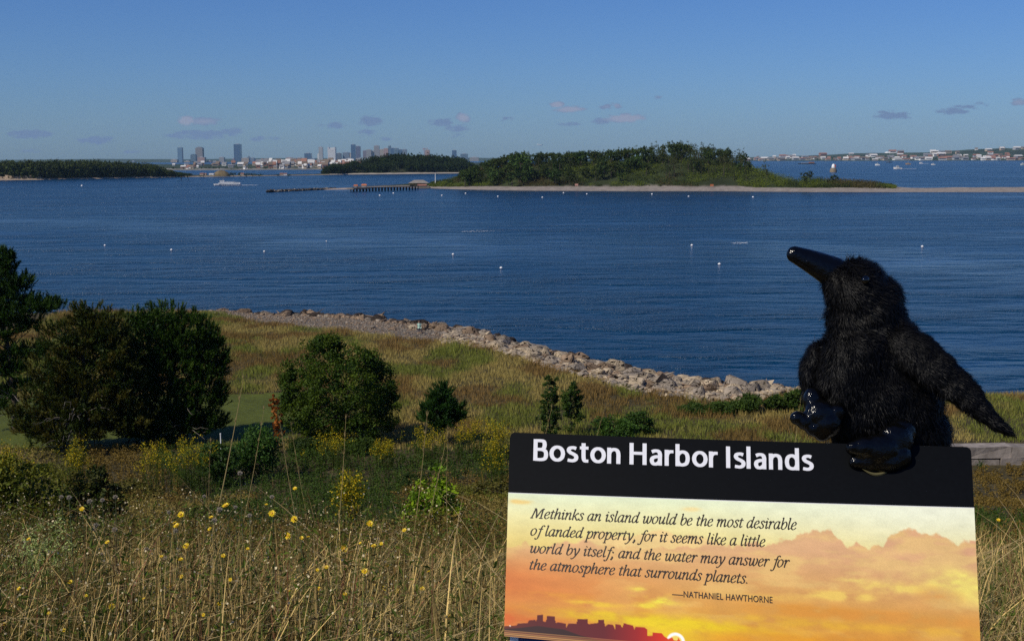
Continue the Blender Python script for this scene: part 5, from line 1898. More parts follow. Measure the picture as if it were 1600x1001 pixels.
# ------------------------------------------------------------------ shape by fusing ellipsoids
def fuse(sph, voxel, smooth=8):
    """sph: (x, y, z, rx, ry, rz[, tilt about y]) -> one continuous skin."""
    g = Geo()
    n, m = 20, 12
    th = np.linspace(0, 2 * math.pi, n, endpoint=False); ph = np.linspace(0, math.pi, m + 1)
    for s in sph:
        S_ = np.stack([np.sin(ph)[:, None] * np.cos(th), np.sin(ph)[:, None] * np.sin(th), np.repeat(np.cos(ph)[:, None], n, 1)], -1)
        V = S_.reshape(-1, 3) * np.array(s[3:6])
        if len(s) > 6:
            a = s[6]; ca, sa = math.cos(a), math.sin(a)
            V = np.stack([V[:, 0] * ca + V[:, 2] * sa, V[:, 1], -V[:, 0] * sa + V[:, 2] * ca], 1)
        V = V + np.array(s[:3])
        F = np.array([(i * n + j, i * n + (j + 1) % n, (i + 1) * n + (j + 1) % n, (i + 1) * n + j) for i in range(m) for j in range(n)])
        g.add(V, F)
    me = g.mesh('fuse', M_WHITE)
    o = bpy.data.objects.new('fuse', me); COL.objects.link(o)
    r = o.modifiers.new('r', 'REMESH'); r.mode = 'VOXEL'; r.voxel_size = voxel; r.adaptivity = 0
    s_ = o.modifiers.new('s', 'SMOOTH'); s_.iterations = smooth; s_.factor = .6
    dg = bpy.context.evaluated_depsgraph_get(); dg.update()
    ev = o.evaluated_get(dg)
    em = bpy.data.meshes.new_from_object(ev)
    V = np.zeros(len(em.vertices) * 3, np.float32); em.vertices.foreach_get('co', V); V = V.reshape(-1, 3).astype(float)
    N = np.zeros(len(em.vertices) * 3, np.float32); em.vertices.foreach_get('normal', N); N = N.reshape(-1, 3).astype(float)
    F = np.array([p.vertices[:] for p in em.polygons])
    bpy.data.objects.remove(o); bpy.data.meshes.remove(me); bpy.data.meshes.remove(em)
    return V, N, F


# ------------------------------------------------------------------ person sitting among the boulders
_p = G(655, 530, 1.0)
pl = np.array([_p[0], _p[1], float(H(_p[0], _p[1]))])
bs = [(0, 0, .62, .19, .13, .17), (0, 0, .42, .17, .13, .2), (0, .02, .25, .19, .16, .14), (0, 0, .78, .20, .11, .09), (0, -.01, .90, .06, .06, .09), (0, -.03, 1.02, .085, .10, .12)]
for s in (-1, 1):
    for t in np.linspace(0, 1, 5):
        bs.append((s * (.22 + .07 * t), -.02 - .03 * t, .76 - .28 * t, .058 - .012 * t, .058 - .012 * t, .08))
        bs.append((s * (.29 - .10 * t), -.05 - .2 * t, .48 - .08 * t, .045 - .008 * t, .07, .045))
        bs.append((s * .12, -.05 - .36 * t, .24 + .16 * t, .085 - .015 * t, .11, .085 - .015 * t))
        bs.append((s * .12, -.42 - .06 * t, .38 - .36 * t, .06 - .015 * t, .06 - .01 * t, .09))
    bs.append((s * .12, -.54, .03, .05, .12, .045))
V, N, F = fuse(bs, .022, 4)
c = np.where((V[:, 2:3] > .92), np.array([[.30, .17, .12]]), np.array([[.36, .20, .15]]))
c = np.where((np.abs(V[:, 0:1]) < .23) & (V[:, 2:3] > .36) & (V[:, 2:3] < .88), np.array([[.45, .62, .50]]), c)
c = np.where((V[:, 2:3] <= .36), np.array([[.05, .05, .07]]), c)
c = np.where((V[:, 2:3] > 1.05) & (V[:, 1:2] > -.09), np.array([[.05, .03, .02]]), c)
g = Geo(); g.add(V, F, c)
o = g.obj('person', vcol('clothed_skin', .8), smooth=True); o.location = tuple(pl + np.array([0, 0, .25])); o.rotation_euler = (0, 0, .3); o.scale = (1.1, 1.1, 1.1)
tag(o, "person in a pale green shirt sitting low among the shore boulders", "person")

# ------------------------------------------------------------------ the folded brochure
D0 = .545


def card(s, t, off=0.0):
    """Point of the brochure's front at s (0..720 across) and t (down, 0..318); off is metres behind the face."""
    s, t = np.asarray(s, float), np.asarray(t, float)
    u, v = s / 720, t / 318
    xl, xr = 797 - 9.5 * v, 1517 + 17.5 * v
    kk = np.maximum(v - .27, 0)
    kk = kk * kk / (kk + .05)
    x = xl + (xr - xl) * u
    y = 675 + 23 * u + 318 * v + u * 60 * kk + 1.2 * np.sin(math.pi * u)
    d = D0 - .030 * v - .020 * u * v - .004 * np.sin(math.pi * u) + off
    return PX(x, y, d)


def tt0(s, r=8.0):
    s = np.asarray(s, float)
    e = np.minimum(s, 720 - s)
    return np.where(e < r, r - np.sqrt(np.maximum(r * r - (r - e) ** 2, 0)), 0)


M_PAPER = solid('white_paper', (.74, .73, .70), .6, 300, .06)
M_BAND = solid('black_ink', (.0032, .0038, .0048), .6, 500, .12, spec=.10)
M_PRINT = vcol('printed_ink', .42, spec=.35)
M_TXT = solid('white_ink', (.80, .80, .82), .5)
M_TXTB = solid('dark_ink', (.030, .020, .012), .5)
BR = card(360, 318)
root = empty('brochure', BR, label="folded brochure with a black title band over an orange sunset picture", cat="brochure")


def to_local(V, o=BR):
    return np.asarray(V).reshape(-1, 3) - o


SS = np.concatenate([[0, .3, 1, 2, 3.5, 5.5, 8], np.linspace(14, 706, 90), [712, 714.5, 716.5, 718, 719, 719.7, 720]])
# paper stack behind the printed sheet
TN_ = np.linspace(0, 1, 30)
g = Geo()
Sg, Tg = np.meshgrid(SS, TN_)
T_ = tt0(Sg) + (318 - tt0(Sg)) * Tg
Fp, Bk = card(Sg, T_, .00012), card(Sg, T_, .0016)
nr, nc = Sg.shape
i = np.arange(nr - 1)[:, None] * nc + np.arange(nc - 1)[None]
Fq = np.stack([i, i + nc, i + nc + 1, i + 1], -1).reshape(-1, 4)
g.add(to_local(Fp), Fq); g.add(to_local(Bk), Fq[:, ::-1])
ring = np.concatenate([np.arange(nc), np.arange(1, nr) * nc + nc - 1, (nr - 1) * nc + np.arange(nc - 2, -1, -1), np.arange(nr - 2, 0, -1) * nc])
r2 = np.roll(ring, -1)
g.F4.append(np.stack([ring, r2, r2 + nr * nc, ring + nr * nc], -1)); g.M4.append(np.zeros(len(ring), int))
g.obj('paper_sheets', M_PAPER, root)
# black band
Sg, Tg = np.meshgrid(SS, np.linspace(0, 1, 12))
T_ = tt0(Sg) + (93.6 - tt0(Sg)) * Tg
i = np.arange(11)[:, None] * nc + np.arange(nc - 1)[None]
g = Geo(); g.add(to_local(card(Sg, T_, 0)), np.stack([i, i + nc, i + nc + 1, i + 1], -1).reshape(-1, 4))
g.obj('title_band', M_BAND, root)


# printed sunset picture
def ivx(px, py):
    """Photo position on the card -> (s, t)."""
    s, t = 360.0, 200.0
    for _ in range(25):
        u, v = s / 720, t / 318
        kk = max(v - .27, 0); kk = kk * kk / (kk + .05)
        x = (797 - 9.5 * v) + ((1517 + 17.5 * v) - (797 - 9.5 * v)) * u
        y = 675 + 23 * u + 318 * v + u * 60 * kk + 1.2 * math.sin(math.pi * u)
        s += (px - x) * .97; t += (py - y) * .9
    return s, t


NS, NT = 640, 200
s1, t1_ = np.linspace(0, 720, NS), np.linspace(94.9, 318, NT)
Sg, Tg = np.meshgrid(s1, t1_)


def mixc_(a, b, k):
    return a * (1 - k[..., None]) + np.asarray(b) * k[..., None]


def C255(*c):
    return np.array(c, float)


ly = (Tg - 94.9) / 223.1
img = np.empty(Sg.shape + (3,))
stops = [(0, (226, 236, 196)), (.16, (232, 224, 160)), (.32, (228, 206, 122)), (.5, (222, 184, 96)), (.68, (216, 160, 52)), (.84, (212, 160, 34)), (.93, (216, 120, 30)), (1, (190, 70, 22))]
for ch in range(3):
    img[..., ch] = np.interp(ly, [a[0] for a in stops], [a[1][ch] for a in stops])
wx = Sg / 720
img = mixc_(img, (240, 240, 214), np.clip((wx - .35) * 1.5, 0, .8) * np.clip(1 - ly * 2.6, 0, 1))
n1 = fbm(Sg * .012, Tg * .045, 1, 5); n2 = fbm(Sg * .04, Tg * .10, 3, 4); n3 = fbm(Sg * .05, Tg * .05, 7, 4)
edge_px = [(788, 851), (812, 849), (822, 846), (835, 849), (850, 853), (871, 848), (894, 843), (925, 846), (960, 852), (1000, 856), (1100, 850), (1160, 849), (1200, 848), (1240, 838), (1262, 830), (1285, 825), (1298, 823), (1303, 832), (1312, 842), (1325, 851), (1345, 850), (1358, 853), (1372, 848),
           (1380, 855), (1390, 838), (1402, 830), (1412, 823), (1424, 826), (1440, 832), (1458, 830), (1480, 838), (1497, 847), (1512, 840), (1530, 837)]
es = np.array([ivx(*q) for q in edge_px])
edge = np.interp(Sg, es[:, 0], es[:, 1]) + 12 * (n3 - .5) + 12 * (fbm(Sg * .11, Tg * .11, 12, 3) - .5)
e2p = [(900, 846), (940, 826), (955, 834), (985, 836), (1010, 829), (1034, 823), (1064, 835), (1080, 834), (1095, 837), (1130, 848), (1160, 852)]
e2 = np.array([ivx(*q) for q in e2p])
edge2 = np.interp(Sg, e2[:, 0], e2[:, 1], left=999, right=999) + 6 * (n3 - .5)
kc = np.clip((Tg - edge) / 3.5, 0, 1)
kc2 = np.clip((Tg - edge2) / 4, 0, 1)
cloudc = np.empty_like(img)
cs = [(0, (222, 184, 132)), (.3, (218, 172, 122)), (.5, (214, 162, 98)), (.7, (212, 154, 72)), (1, (208, 132, 44))]
for ch in range(3):
    cloudc[..., ch] = np.interp(ly, [a[0] for a in cs], [a[1][ch] for a in cs])
cloudc = mixc_(cloudc, (216, 162, 122), np.clip((wx - .55) * 2.2, 0, .8) * np.clip(1.6 - ly * 2.4, 0, 1))
img = mixc_(img, (232, 196, 132), kc2 * .75)
img = img * (1 - kc[..., None]) + cloudc * kc[..., None]
img = mixc_(img, (232, 200, 120), np.clip((n1 - .55) * 4, 0, .55) * kc * np.clip(1.3 - ly, 0, 1))
# warm red-orange at the lower left of the picture, golden centre
img = mixc_(img, (206, 104, 44), np.clip(1 - wx * 2.6, 0, 1) * sstep(.35, .62, ly) * sstep(.86, .66, ly) * .75)


def glow(px, py, hw, hh, colr, amt, warp=.5):
    s0, t0 = ivx(px, py)
    q = ((Sg - s0) / hw) ** 2 + ((Tg - t0) / hh) ** 2
    k_ = np.clip(np.exp(-q) * (1 + warp * (n2 - .5) * 5), 0, 1) * amt
    return mixc_(img, colr, np.clip(k_, 0, 1))


for a in [(1500, 910, 55, 17, (238, 222, 112), 1.0, .4), (1530, 925, 50, 16, (238, 222, 112), .9, .3), (1400, 918, 60, 7, (234, 206, 104), .9, .8), (1310, 930, 60, 6, (232, 200, 96), .8, 1), (1330, 905, 20, 4, (238, 214, 112), .9, 1),
          (1468, 932, 30, 11, (214, 156, 84), .9, .6), (1190, 932, 60, 5, (220, 176, 86), .6, 1), (1000, 920, 14, 4, (236, 220, 80), .9, 1), (1035, 937, 22, 6, (236, 226, 70), .95, 1), (1010, 945, 16, 4, (232, 214, 60), .8, 1),
          (985, 931, 8, 3, (230, 190, 80), .8, 1), (930, 942, 34, 4, (226, 190, 50), .75, 1), (870, 930, 60, 4, (218, 150, 50), .6, 1), (960, 965, 120, 9, (214, 176, 30), .8, .7), (1060, 975, 130, 10, (222, 196, 28), .9, .5),
          (1250, 972, 140, 7, (216, 168, 50), .7, .7), (1450, 985, 120, 6, (224, 172, 60), .6, .7), (812, 783, 22, 3.5, (234, 196, 110), .8, 1), (1080, 795, 12, 3, (236, 210, 140), .7, 1), (1270, 955, 90, 8, (208, 140, 50), .7, .8),
          (1400, 965, 120, 8, (210, 142, 62), .6, .8), (800, 965, 45, 16, (206, 92, 34), .8, .3), (880, 975, 60, 12, (196, 92, 26), .5, .3), (1055, 996, 60, 22, (232, 206, 30), .9, .2), (1250, 1010, 160, 16, (220, 150, 30), .7, .4)]:
    img = glow(*a)
img = img * (1 + .10 * (n2[..., None] - .5)) * (1 + .05 * (rng.uniform(0, 1, Sg.shape)[..., None] - .5))
# setting sun behind the roofs
s0, t0 = ivx(1056, 1001)
q = np.hypot((Sg - s0) / 14, (Tg - t0) / 13)
img = mixc_(img, (250, 244, 236), np.clip((1.04 - q) / .12, 0, 1) * np.clip((q - .50) / .2, .3, 1))
# silhouette of a city in the print
sky_poly = [(788, 977), (807, 976), (809, 973), (825, 972), (826, 968), (837, 967), (838, 974), (839, 960), (848, 959), (849, 970), (853, 970), (855, 961), (867, 962), (868, 972), (872, 971), (884, 973), (885, 979), (888, 973), (901, 973), (902, 966), (918, 966), (919, 974), (926, 973), (934, 972), (935, 967), (944, 967),
            (945, 978), (950, 974), (958, 975), (961, 982), (962, 974), (970, 975), (972, 980), (975, 972), (980, 974), (989, 976), (991, 982), (993, 978), (1007, 979), (1011, 982), (1012, 992), (1019, 992), (1020, 987), (1034, 988), (1038, 993), (1044, 997), (1050, 994), (1053, 999), (1058, 1000), (1060, 995), (1064, 1002),
            (1080, 1001), (1096, 1002), (1120, 1006), (1200, 1014), (1300, 1022), (1540, 1042)]
pp = np.array([ivx(*q) for q in sky_poly])
ts = np.interp(Sg, pp[:, 0], pp[:, 1])
k_ = np.clip((Tg - ts) / .9, 0, 1)
sil = np.empty_like(img)
for ch in range(3):
    sil[..., ch] = np.interp(Sg, [0, 60, 150, 200, 235, 262, 300, 720], [(92, 84, 96, 150, 200, 214, 190, 120)[j] if ch == 0 else (34, 20, 24, 30, 44, 80, 70, 50)[j] if ch == 1 else (20, 22, 28, 28, 20, 16, 20, 20)[j] for j in range(8)])
img = img * (1 - k_[..., None]) + sil * k_[..., None]
hill = np.interp(Sg, [0, 20, 50, 90, 115, 150], [306, 303, 297, 299, 306, 312])
img = mixc_(img, (48, 22, 20), np.clip((Tg - hill) / 1.2, 0, 1) * np.clip((150 - Sg) / 10, 0, 1))
shl = 308.5 + 0 * Sg
img = mixc_(img, (206, 150, 84), np.clip((Tg - 308.5) / .8, 0, 1) * (.6 + .4 * np.sin(Tg * 2.2 + Sg * .01)) * np.clip((330 - Sg) / 60, .3, 1))
img = mixc_(img, (90, 30, 18), np.clip(1 - np.abs(Tg - 311) / .9, 0, 1) * .8)
s0, t0 = ivx(797, 977)
img = mixc_(img, (250, 230, 210), np.clip(1.6 - np.hypot(Sg - s0, Tg - t0), 0, 1))
c01 = np.clip(img / 255, 0, 1)
lin = np.where(c01 <= .04045, c01 / 12.92, ((c01 + .055) / 1.055) ** 2.4) * 1.08
i = np.arange(NT - 1)[:, None] * NS + np.arange(NS - 1)[None]
g = Geo(); g.add(to_local(card(Sg, Tg, 0)), np.stack([i, i + NS, i + NS + 1, i + 1], -1).reshape(-1, 4), lin.reshape(-1, 3))
g.obj('sunset_picture', M_PRINT, root, True)
# inner panel peeping out below
g = Geo()
for a, b_, mi in [(9, 21.5, 0), (21.5, 700, 1)]:
    Sg2, Tg2 = np.meshgrid(np.linspace(a, b_, 40), np.linspace(300, 420, 12))
    i = np.arange(11)[:, None] * 40 + np.arange(39)[None]
    g.add(to_local(card(Sg2, Tg2, .0030)), np.stack([i, i + 40, i + 41, i + 1], -1).reshape(-1, 4), None, mi)
g.obj('inner_panel', [M_PAPER, solid('navy_ink', (.035, .05, .14), .45)], root)


# lettering ---------------------------------------------------------------
def text_mesh(body, s0, t0, s1, cap_px, off, fat=0.0, spacing=1.0, xup=None):
    """Sans-serif text laid on the card from (s0, t0 baseline) to s1, capitals cap_px high."""
    cu = bpy.data.curves.new('txt', 'FONT')
    cu.body = body; cu.size = 1.0; cu.offset = fat; cu.resolution_u = 5; cu.space_character = spacing
    o = bpy.data.objects.new('txt', cu); COL.objects.link(o)
    dg = bpy.context.evaluated_depsgraph_get(); dg.update()
    me = bpy.data.meshes.new_from_object(o.evaluated_get(dg))
    V = np.zeros(len(me.vertices) * 3, np.float32); me.vertices.foreach_get('co', V); V = V.reshape(-1, 3).astype(float)
    F3 = np.array([p.vertices[:] for p in me.polygons if len(p.vertices) == 3]); F4 = np.array([p.vertices[:] for p in me.polygons if len(p.vertices) == 4])
    bpy.data.objects.remove(o); bpy.data.meshes.remove(me)
    x0, x1 = V[:, 0].min(), V[:, 0].max()
    capu = .735
    Sx = s0 + (V[:, 0] - x0) / (x1 - x0) * (s1 - s0)
    yy = V[:, 1] / capu
    if xup: yy = np.where(yy < xup[0], yy * xup[1] / xup[0], xup[1] + (yy - xup[0]) * (1 - xup[1]) / (1 - xup[0]))
    Tx = t0 - yy * cap_px
    g = Geo()
    P = to_local(card(Sx, Tx, off))
    if len(F3): g.add(P, F3)
    if len(F4): g.add(P, F4)
    return g


a, b_ = ivx(1068, 932.5), ivx(1207, 941)
g = text_mesh("NATHANIEL HAWTHORNE", a[0], (a[1] + b_[1]) / 2, b_[0], 9.6, -.00018, .006, 1.05)
e_ = ivx(1050, 928)
g.add(to_local(card([e_[0], a[0] - 1, a[0] - 1, e_[0]], [e_[1] + .55, e_[1] + .55, e_[1] - .55, e_[1] - .55], -.00018)), [(0, 1, 2, 3)])
g.obj('credit_lettering', M_TXTB, root)

# pen-drawn serif italic: each glyph = advance, strokes of (x, y) points (x-height 1)
GL = {
    'a': (.90, [[(.66, .84), (.52, .97), (.34, .92), (.14, .66), (.07, .32), (.15, .05), (.30, .03), (.48, .22), (.64, .55)], [(.72, .98), (.63, .55), (.60, .14), (.68, .03), (.86, .20)]]),
    'b': (.86, [[(.10, 1.56), (.22, 1.60), (.22, 1.3), (.14, .4), (.16, .10), (.34, -.01), (.58, .14), (.74, .5), (.70, .84), (.54, .95), (.34, .80), (.18, .50)]]),
    'd': (.93, [[(.64, .84), (.50, .97), (.33, .92), (.14, .66), (.07, .32), (.15, .05), (.30, .03), (.48, .22), (.64, .55)], [(.66, 1.52), (.80, 1.58), (.74, 1.2), (.64, .55), (.61, .14), (.69, .03), (.87, .20)]]),
    'e': (.74, [[(.10, .42), (.34, .50), (.56, .66), (.58, .86), (.44, .97), (.24, .84), (.09, .52), (.10, .16), (.26, .00), (.46, .06), (.64, .24)]]),
    'f': (.56, [[(.82, 1.42), (.72, 1.56), (.56, 1.50), (.46, 1.15), (.36, .5), (.24, -.15), (.10, -.46), (-.08, -.50), (-.14, -.38)], [(.14, .94), (.64, .96)]]),
    'h': (.90, [[(.10, 1.54), (.24, 1.60), (.22, 1.3), (.14, .6), (.10, .0)], [(.14, .42), (.32, .78), (.54, .97), (.66, .88), (.63, .55), (.60, .14), (.66, .03), (.84, .20)]]),
    'i': (.48, [[(.04, .80), (.18, .96), (.24, .88), (.18, .4), (.17, .10), (.25, .02), (.42, .20)], [(.26, 1.32), (.28, 1.40)]]),
    'k': (.84, [[(.10, 1.54), (.24, 1.60), (.22, 1.3), (.14, .6), (.10, .0)], [(.15, .46), (.36, .62), (.56, .88), (.66, .96), (.72, .86)], [(.30, .56), (.44, .30), (.58, .06), (.68, .01), (.82, .16)]]),
    'l': (.46, [[(.10, 1.54), (.25, 1.60), (.23, 1.2), (.15, .5), (.15, .12), (.23, .02), (.40, .18)]]),
    'm': (1.34, [[(.03, .80), (.16, .96), (.22, .86), (.15, .4), (.10, .0)], [(.15, .42), (.32, .78), (.50, .97), (.60, .88), (.56, .4), (.53, .0)], [(.57, .42), (.74, .78), (.94, .97), (1.05, .88), (1.02, .5), (1.0, .12), (1.07, .03), (1.26, .20)]]),
    'n': (.92, [[(.03, .80), (.16, .96), (.22, .86), (.15, .4), (.10, .0)], [(.15, .42), (.32, .78), (.54, .97), (.66, .88), (.63, .55), (.60, .14), (.66, .03), (.84, .20)]]),
    'o': (.84, [[(.42, .97), (.22, .86), (.08, .55), (.10, .18), (.28, .01), (.50, .12), (.68, .44), (.68, .80), (.50, .96), (.40, .97)]]),
    'p': (.88, [[(.03, .80), (.16, .96), (.22, .86), (.14, .2), (.06, -.50)], [(-.10, -.52), (.22, -.50)], [(.16, .46), (.34, .80), (.54, .97), (.72, .84), (.74, .50), (.60, .14), (.36, -.01), (.14, .08)]]),
    'r': (.66, [[(.03, .80), (.16, .96), (.22, .86), (.15, .4), (.10, .0)], [(.15, .42), (.30, .76), (.46, .95), (.58, .92), (.60, .82)]]),
    's': (.66, [[(.56, .80), (.46, .96), (.28, .96), (.18, .78), (.30, .58), (.46, .38), (.44, .12), (.26, .00), (.08, .06), (.04, .22)]]),
    't': (.54, [[(.30, 1.26), (.24, .9), (.17, .4), (.16, .12), (.25, .02), (.44, .18)], [(.02, .93), (.50, .96)]]),
    'u': (.92, [[(.03, .80), (.15, .96), (.20, .86), (.14, .45), (.14, .14), (.24, .02), (.42, .16), (.60, .50)], [(.72, .98), (.63, .55), (.60, .14), (.68, .03), (.86, .20)]]),
    'w': (1.20, [[(.03, .80), (.16, .96), (.22, .82), (.16, .40), (.17, .10), (.28, .01), (.46, .20), (.60, .60), (.66, .96)], [(.66, .96), (.60, .40), (.62, .10), (.74, .01), (.94, .22), (1.06, .58), (1.06, .86), (.96, .94)]]),
    'y': (.86, [[(.04, .80), (.18, .96), (.26, .80), (.30, .40), (.36, .02)], [(.74, .98), (.72, .66), (.52, .20), (.26, -.26), (.02, -.50), (-.12, -.44)]]),
    'M': (1.64, [[(.06, .0), (.26, .72), (.40, 1.38)], [(-.08, .02), (.24, .02)], [(.24, 1.40), (.44, 1.40), (.60, .70), (.66, .08)], [(.66, .06), (1.0, .8), (1.30, 1.40), (1.50, 1.40)], [(1.34, 1.38), (1.30, .7), (1.24, .04)], [(1.04, .02), (1.46, .02)]]),
    ',': (.36, [[(.12, .10), (.20, .02), (.14, -.16), (.02, -.30)]]),
    ';': (.52, [[(.20, .10), (.28, .02), (.22, -.16), (.10, -.30)], [(.24, .64), (.26, .78)]]),
    '.': (.36, [[(.11, .04), (.13, .12)]]),
    ' ': (.46, []),
}


def spline(pts, k=5):
    P = np.array(pts, float)
    if len(P) < 3: return np.stack([np.linspace(P[0][j], P[-1][j], k + 1) for j in (0, 1)], 1)
    Q = np.concatenate([[2 * P[0] - P[1]], P, [2 * P[-1] - P[-2]]])
    out = []
    for i in range(1, len(Q) - 2):
        for t in np.linspace(0, 1, k, endpoint=False):
            a, b, c, d = Q[i - 1], Q[i], Q[i + 1], Q[i + 2]
            out.append(.5 * (2 * b + (c - a) * t + (2 * a - 5 * b + 4 * c - d) * t * t + (3 * b - a - 3 * c + d) * t ** 3))
    out.append(P[-1])
    return np.array(out)


g = Geo()
SLANT = .16
for line, pa_, pb_ in [("Methinks an island would be the most desirable", (829.5, 808.5), (1243, 827)), ("of landed property, for it seems like a little", (828, 835.5), (1194, 853.5)),
                       ("world by itself; and the water may answer for", (827, 862.5), (1231, 886)), ("the atmosphere that surrounds planets.", (826, 888.5), (1168, 911))]:
    a, b_ = ivx(*pa_), ivx(*pb_)
    tot = sum(GL[ch][0] for ch in line) - .1
    ks = (b_[0] - a[0]) / tot
    kt = 11.0
    x = 0.0
    for ch in line:
        adv, strokes = GL[ch]
        for si, st in enumerate(strokes):
            Q = spline(st)
            Q2 = Q.copy(); Q2[:, 0] += SLANT * Q[:, 1]
            pos = np.stack([(x + Q2[:, 0]) * ks, np.where(Q2[:, 1] > 1, 1 + (Q2[:, 1] - 1) * .78, Q2[:, 1]) * kt], 1)
            T2 = np.gradient(pos, axis=0); T2 /= np.linalg.norm(T2, axis=1)[:, None] + 1e-9
            ang = np.arctan2(T2[:, 1], T2[:, 0])
            wv = .66 + 1.55 * np.abs(np.sin(ang - math.radians(22)))
            if ch in ',;.' or (ch == 'i' and si == 1): wv = np.full(len(Q), 2.3)
            nrm = np.stack([-T2[:, 1], T2[:, 0]], 1) * wv[:, None] * .5
            ext = T2 * .35
            L_, R_ = pos + nrm, pos - nrm
            L_[0] -= ext[0]; R_[0] -= ext[0]; L_[-1] += ext[-1]; R_[-1] += ext[-1]
            m = len(Q)
            sv = np.concatenate([a[0] + L_[:, 0], a[0] + R_[:, 0]]); 
            tb = a[1] + (b_[1] - a[1]) * (sv - a[0]) / (b_[0] - a[0])
            tv = tb - np.concatenate([L_[:, 1], R_[:, 1]])
            g.add(to_local(card(sv, tv, -.00012 - .00002 * (si % 3))), np.array([(i, m + i, m + i + 1, i + 1) for i in range(m - 1)]))
        x += adv
g.obj('quotation_lettering', M_TXTB, root)

# bold sans title, drawn stroke by stroke (capital height 1, x-height .74)
n_arch = [(.085, .44), (.13, .58), (.27, .665), (.41, .61), (.46, .45), (.46, .2), (.46, .0)]
bowl = [(.085, .48), (.16, .61), (.30, .672), (.45, .59), (.50, .37), (.45, .15), (.30, .068), (.16, .10), (.085, .24)]
oo = [(.315 + .235 * math.cos(q), .37 + .302 * math.sin(q)) for q in np.linspace(0, 2 * math.pi, 13)]
TL = {'B': (.66, [[(.085, 0), (.085, 1)], [(.085, .935), (.30, .935), (.42, .90), (.455, .74), (.41, .58), (.30, .535), (.085, .535)], [(.085, .53), (.34, .53), (.48, .46), (.52, .30), (.48, .13), (.34, .065), (.085, .065)]]),
      'H': (.82, [[(.085, 0), (.085, 1)], [(.615, 0), (.615, 1)], [(.085, .53), (.615, .53)]]), 'I': (.30, [[(.085, 0), (.085, 1)]]), 'l': (.30, [[(.085, 0), (.085, 1.03)]]),
      'o': (.68, [oo]), 's': (.53, [[(.40, .635), (.28, .675), (.14, .64), (.10, .54), (.17, .44), (.30, .37), (.40, .28), (.39, .14), (.26, .065), (.06, .09)]]),
      't': (.45, [[(.17, .90), (.17, .5), (.18, .2), (.23, .085), (.37, .075)], [(.02, .68), (.37, .68)]]), 'n': (.65, [[(.085, 0), (.085, .74)], n_arch]),
      'a': (.61, [[(.09, .62), (.22, .675), (.36, .65), (.42, .53), (.42, .3), (.42, 0)], [(.42, .40), (.26, .40), (.12, .33), (.09, .20), (.15, .08), (.27, .065), (.37, .13), (.42, .22)]]),
      'r': (.44, [[(.085, 0), (.085, .74)], [(.085, .42), (.12, .57), (.22, .655), (.36, .665)]]), 'b': (.68, [[(.085, 0), (.085, 1.03)], bowl]),
      'd': (.68, [[(.50, 0), (.50, 1.03)], [(.585 - p[0], p[1]) for p in bowl]]), ' ': (.26, [])}
a, b_ = ivx(833, 719), ivx(1270, 735)
tot = sum(TL[ch][0] for ch in "Boston Harbor Islands") - .08
ks = (b_[0] - a[0]) / tot
kt = 33.5
g = Geo()
x = 0.0
for ch in "Boston Harbor Islands":
    adv, strokes = TL[ch]
    for si, st in enumerate(strokes):
        Q = spline(st, 6)
        pos = np.stack([(x + Q[:, 0]) * ks, Q[:, 1] * kt], 1)
        T2 = np.gradient(pos, axis=0); T2 /= np.linalg.norm(T2, axis=1)[:, None] + 1e-9
        if st is oo: T2[0] = T2[-1] = (0, 1)
        wv = kt * (.138 + .05 * np.abs(T2[:, 1]))
        nrm = np.stack([-T2[:, 1], T2[:, 0]], 1) * wv[:, None] * .5
        L_, R_ = pos + nrm, pos - nrm
        m = len(Q)
        sv = np.concatenate([a[0] + L_[:, 0], a[0] + R_[:, 0]])
        tv = a[1] + (b_[1] - a[1]) * (sv - a[0]) / (b_[0] - a[0]) - np.concatenate([L_[:, 1], R_[:, 1]])
        g.add(to_local(card(sv, tv, -.00012 - .00002 * si)), np.array([(i, m + i, m + i + 1, i + 1) for i in range(m - 1)]))
    x += adv
g.obj('title_lettering', M_TXT, root)

# ------------------------------------------------------------------ the plush raven on the brochure's edge
KPX = D0 / FPX
RL = PX(1395, 694, D0)


def rv(V):
    """raven units (px right of 1370, depth, px above 600) -> world, relative to the raven's base"""
    V = np.asarray(V, float)
    return PX(1370 + V[:, 0], 600 - V[:, 2], D0 + V[:, 1] * KPX) - RL


def E_(px, py, c, rx, ry, rc, tilt=None):
    s = [px - 1370, c, 600 - py, rx, rc, ry]
    if tilt is not None: s.append(math.radians(tilt))
    return tuple(s)


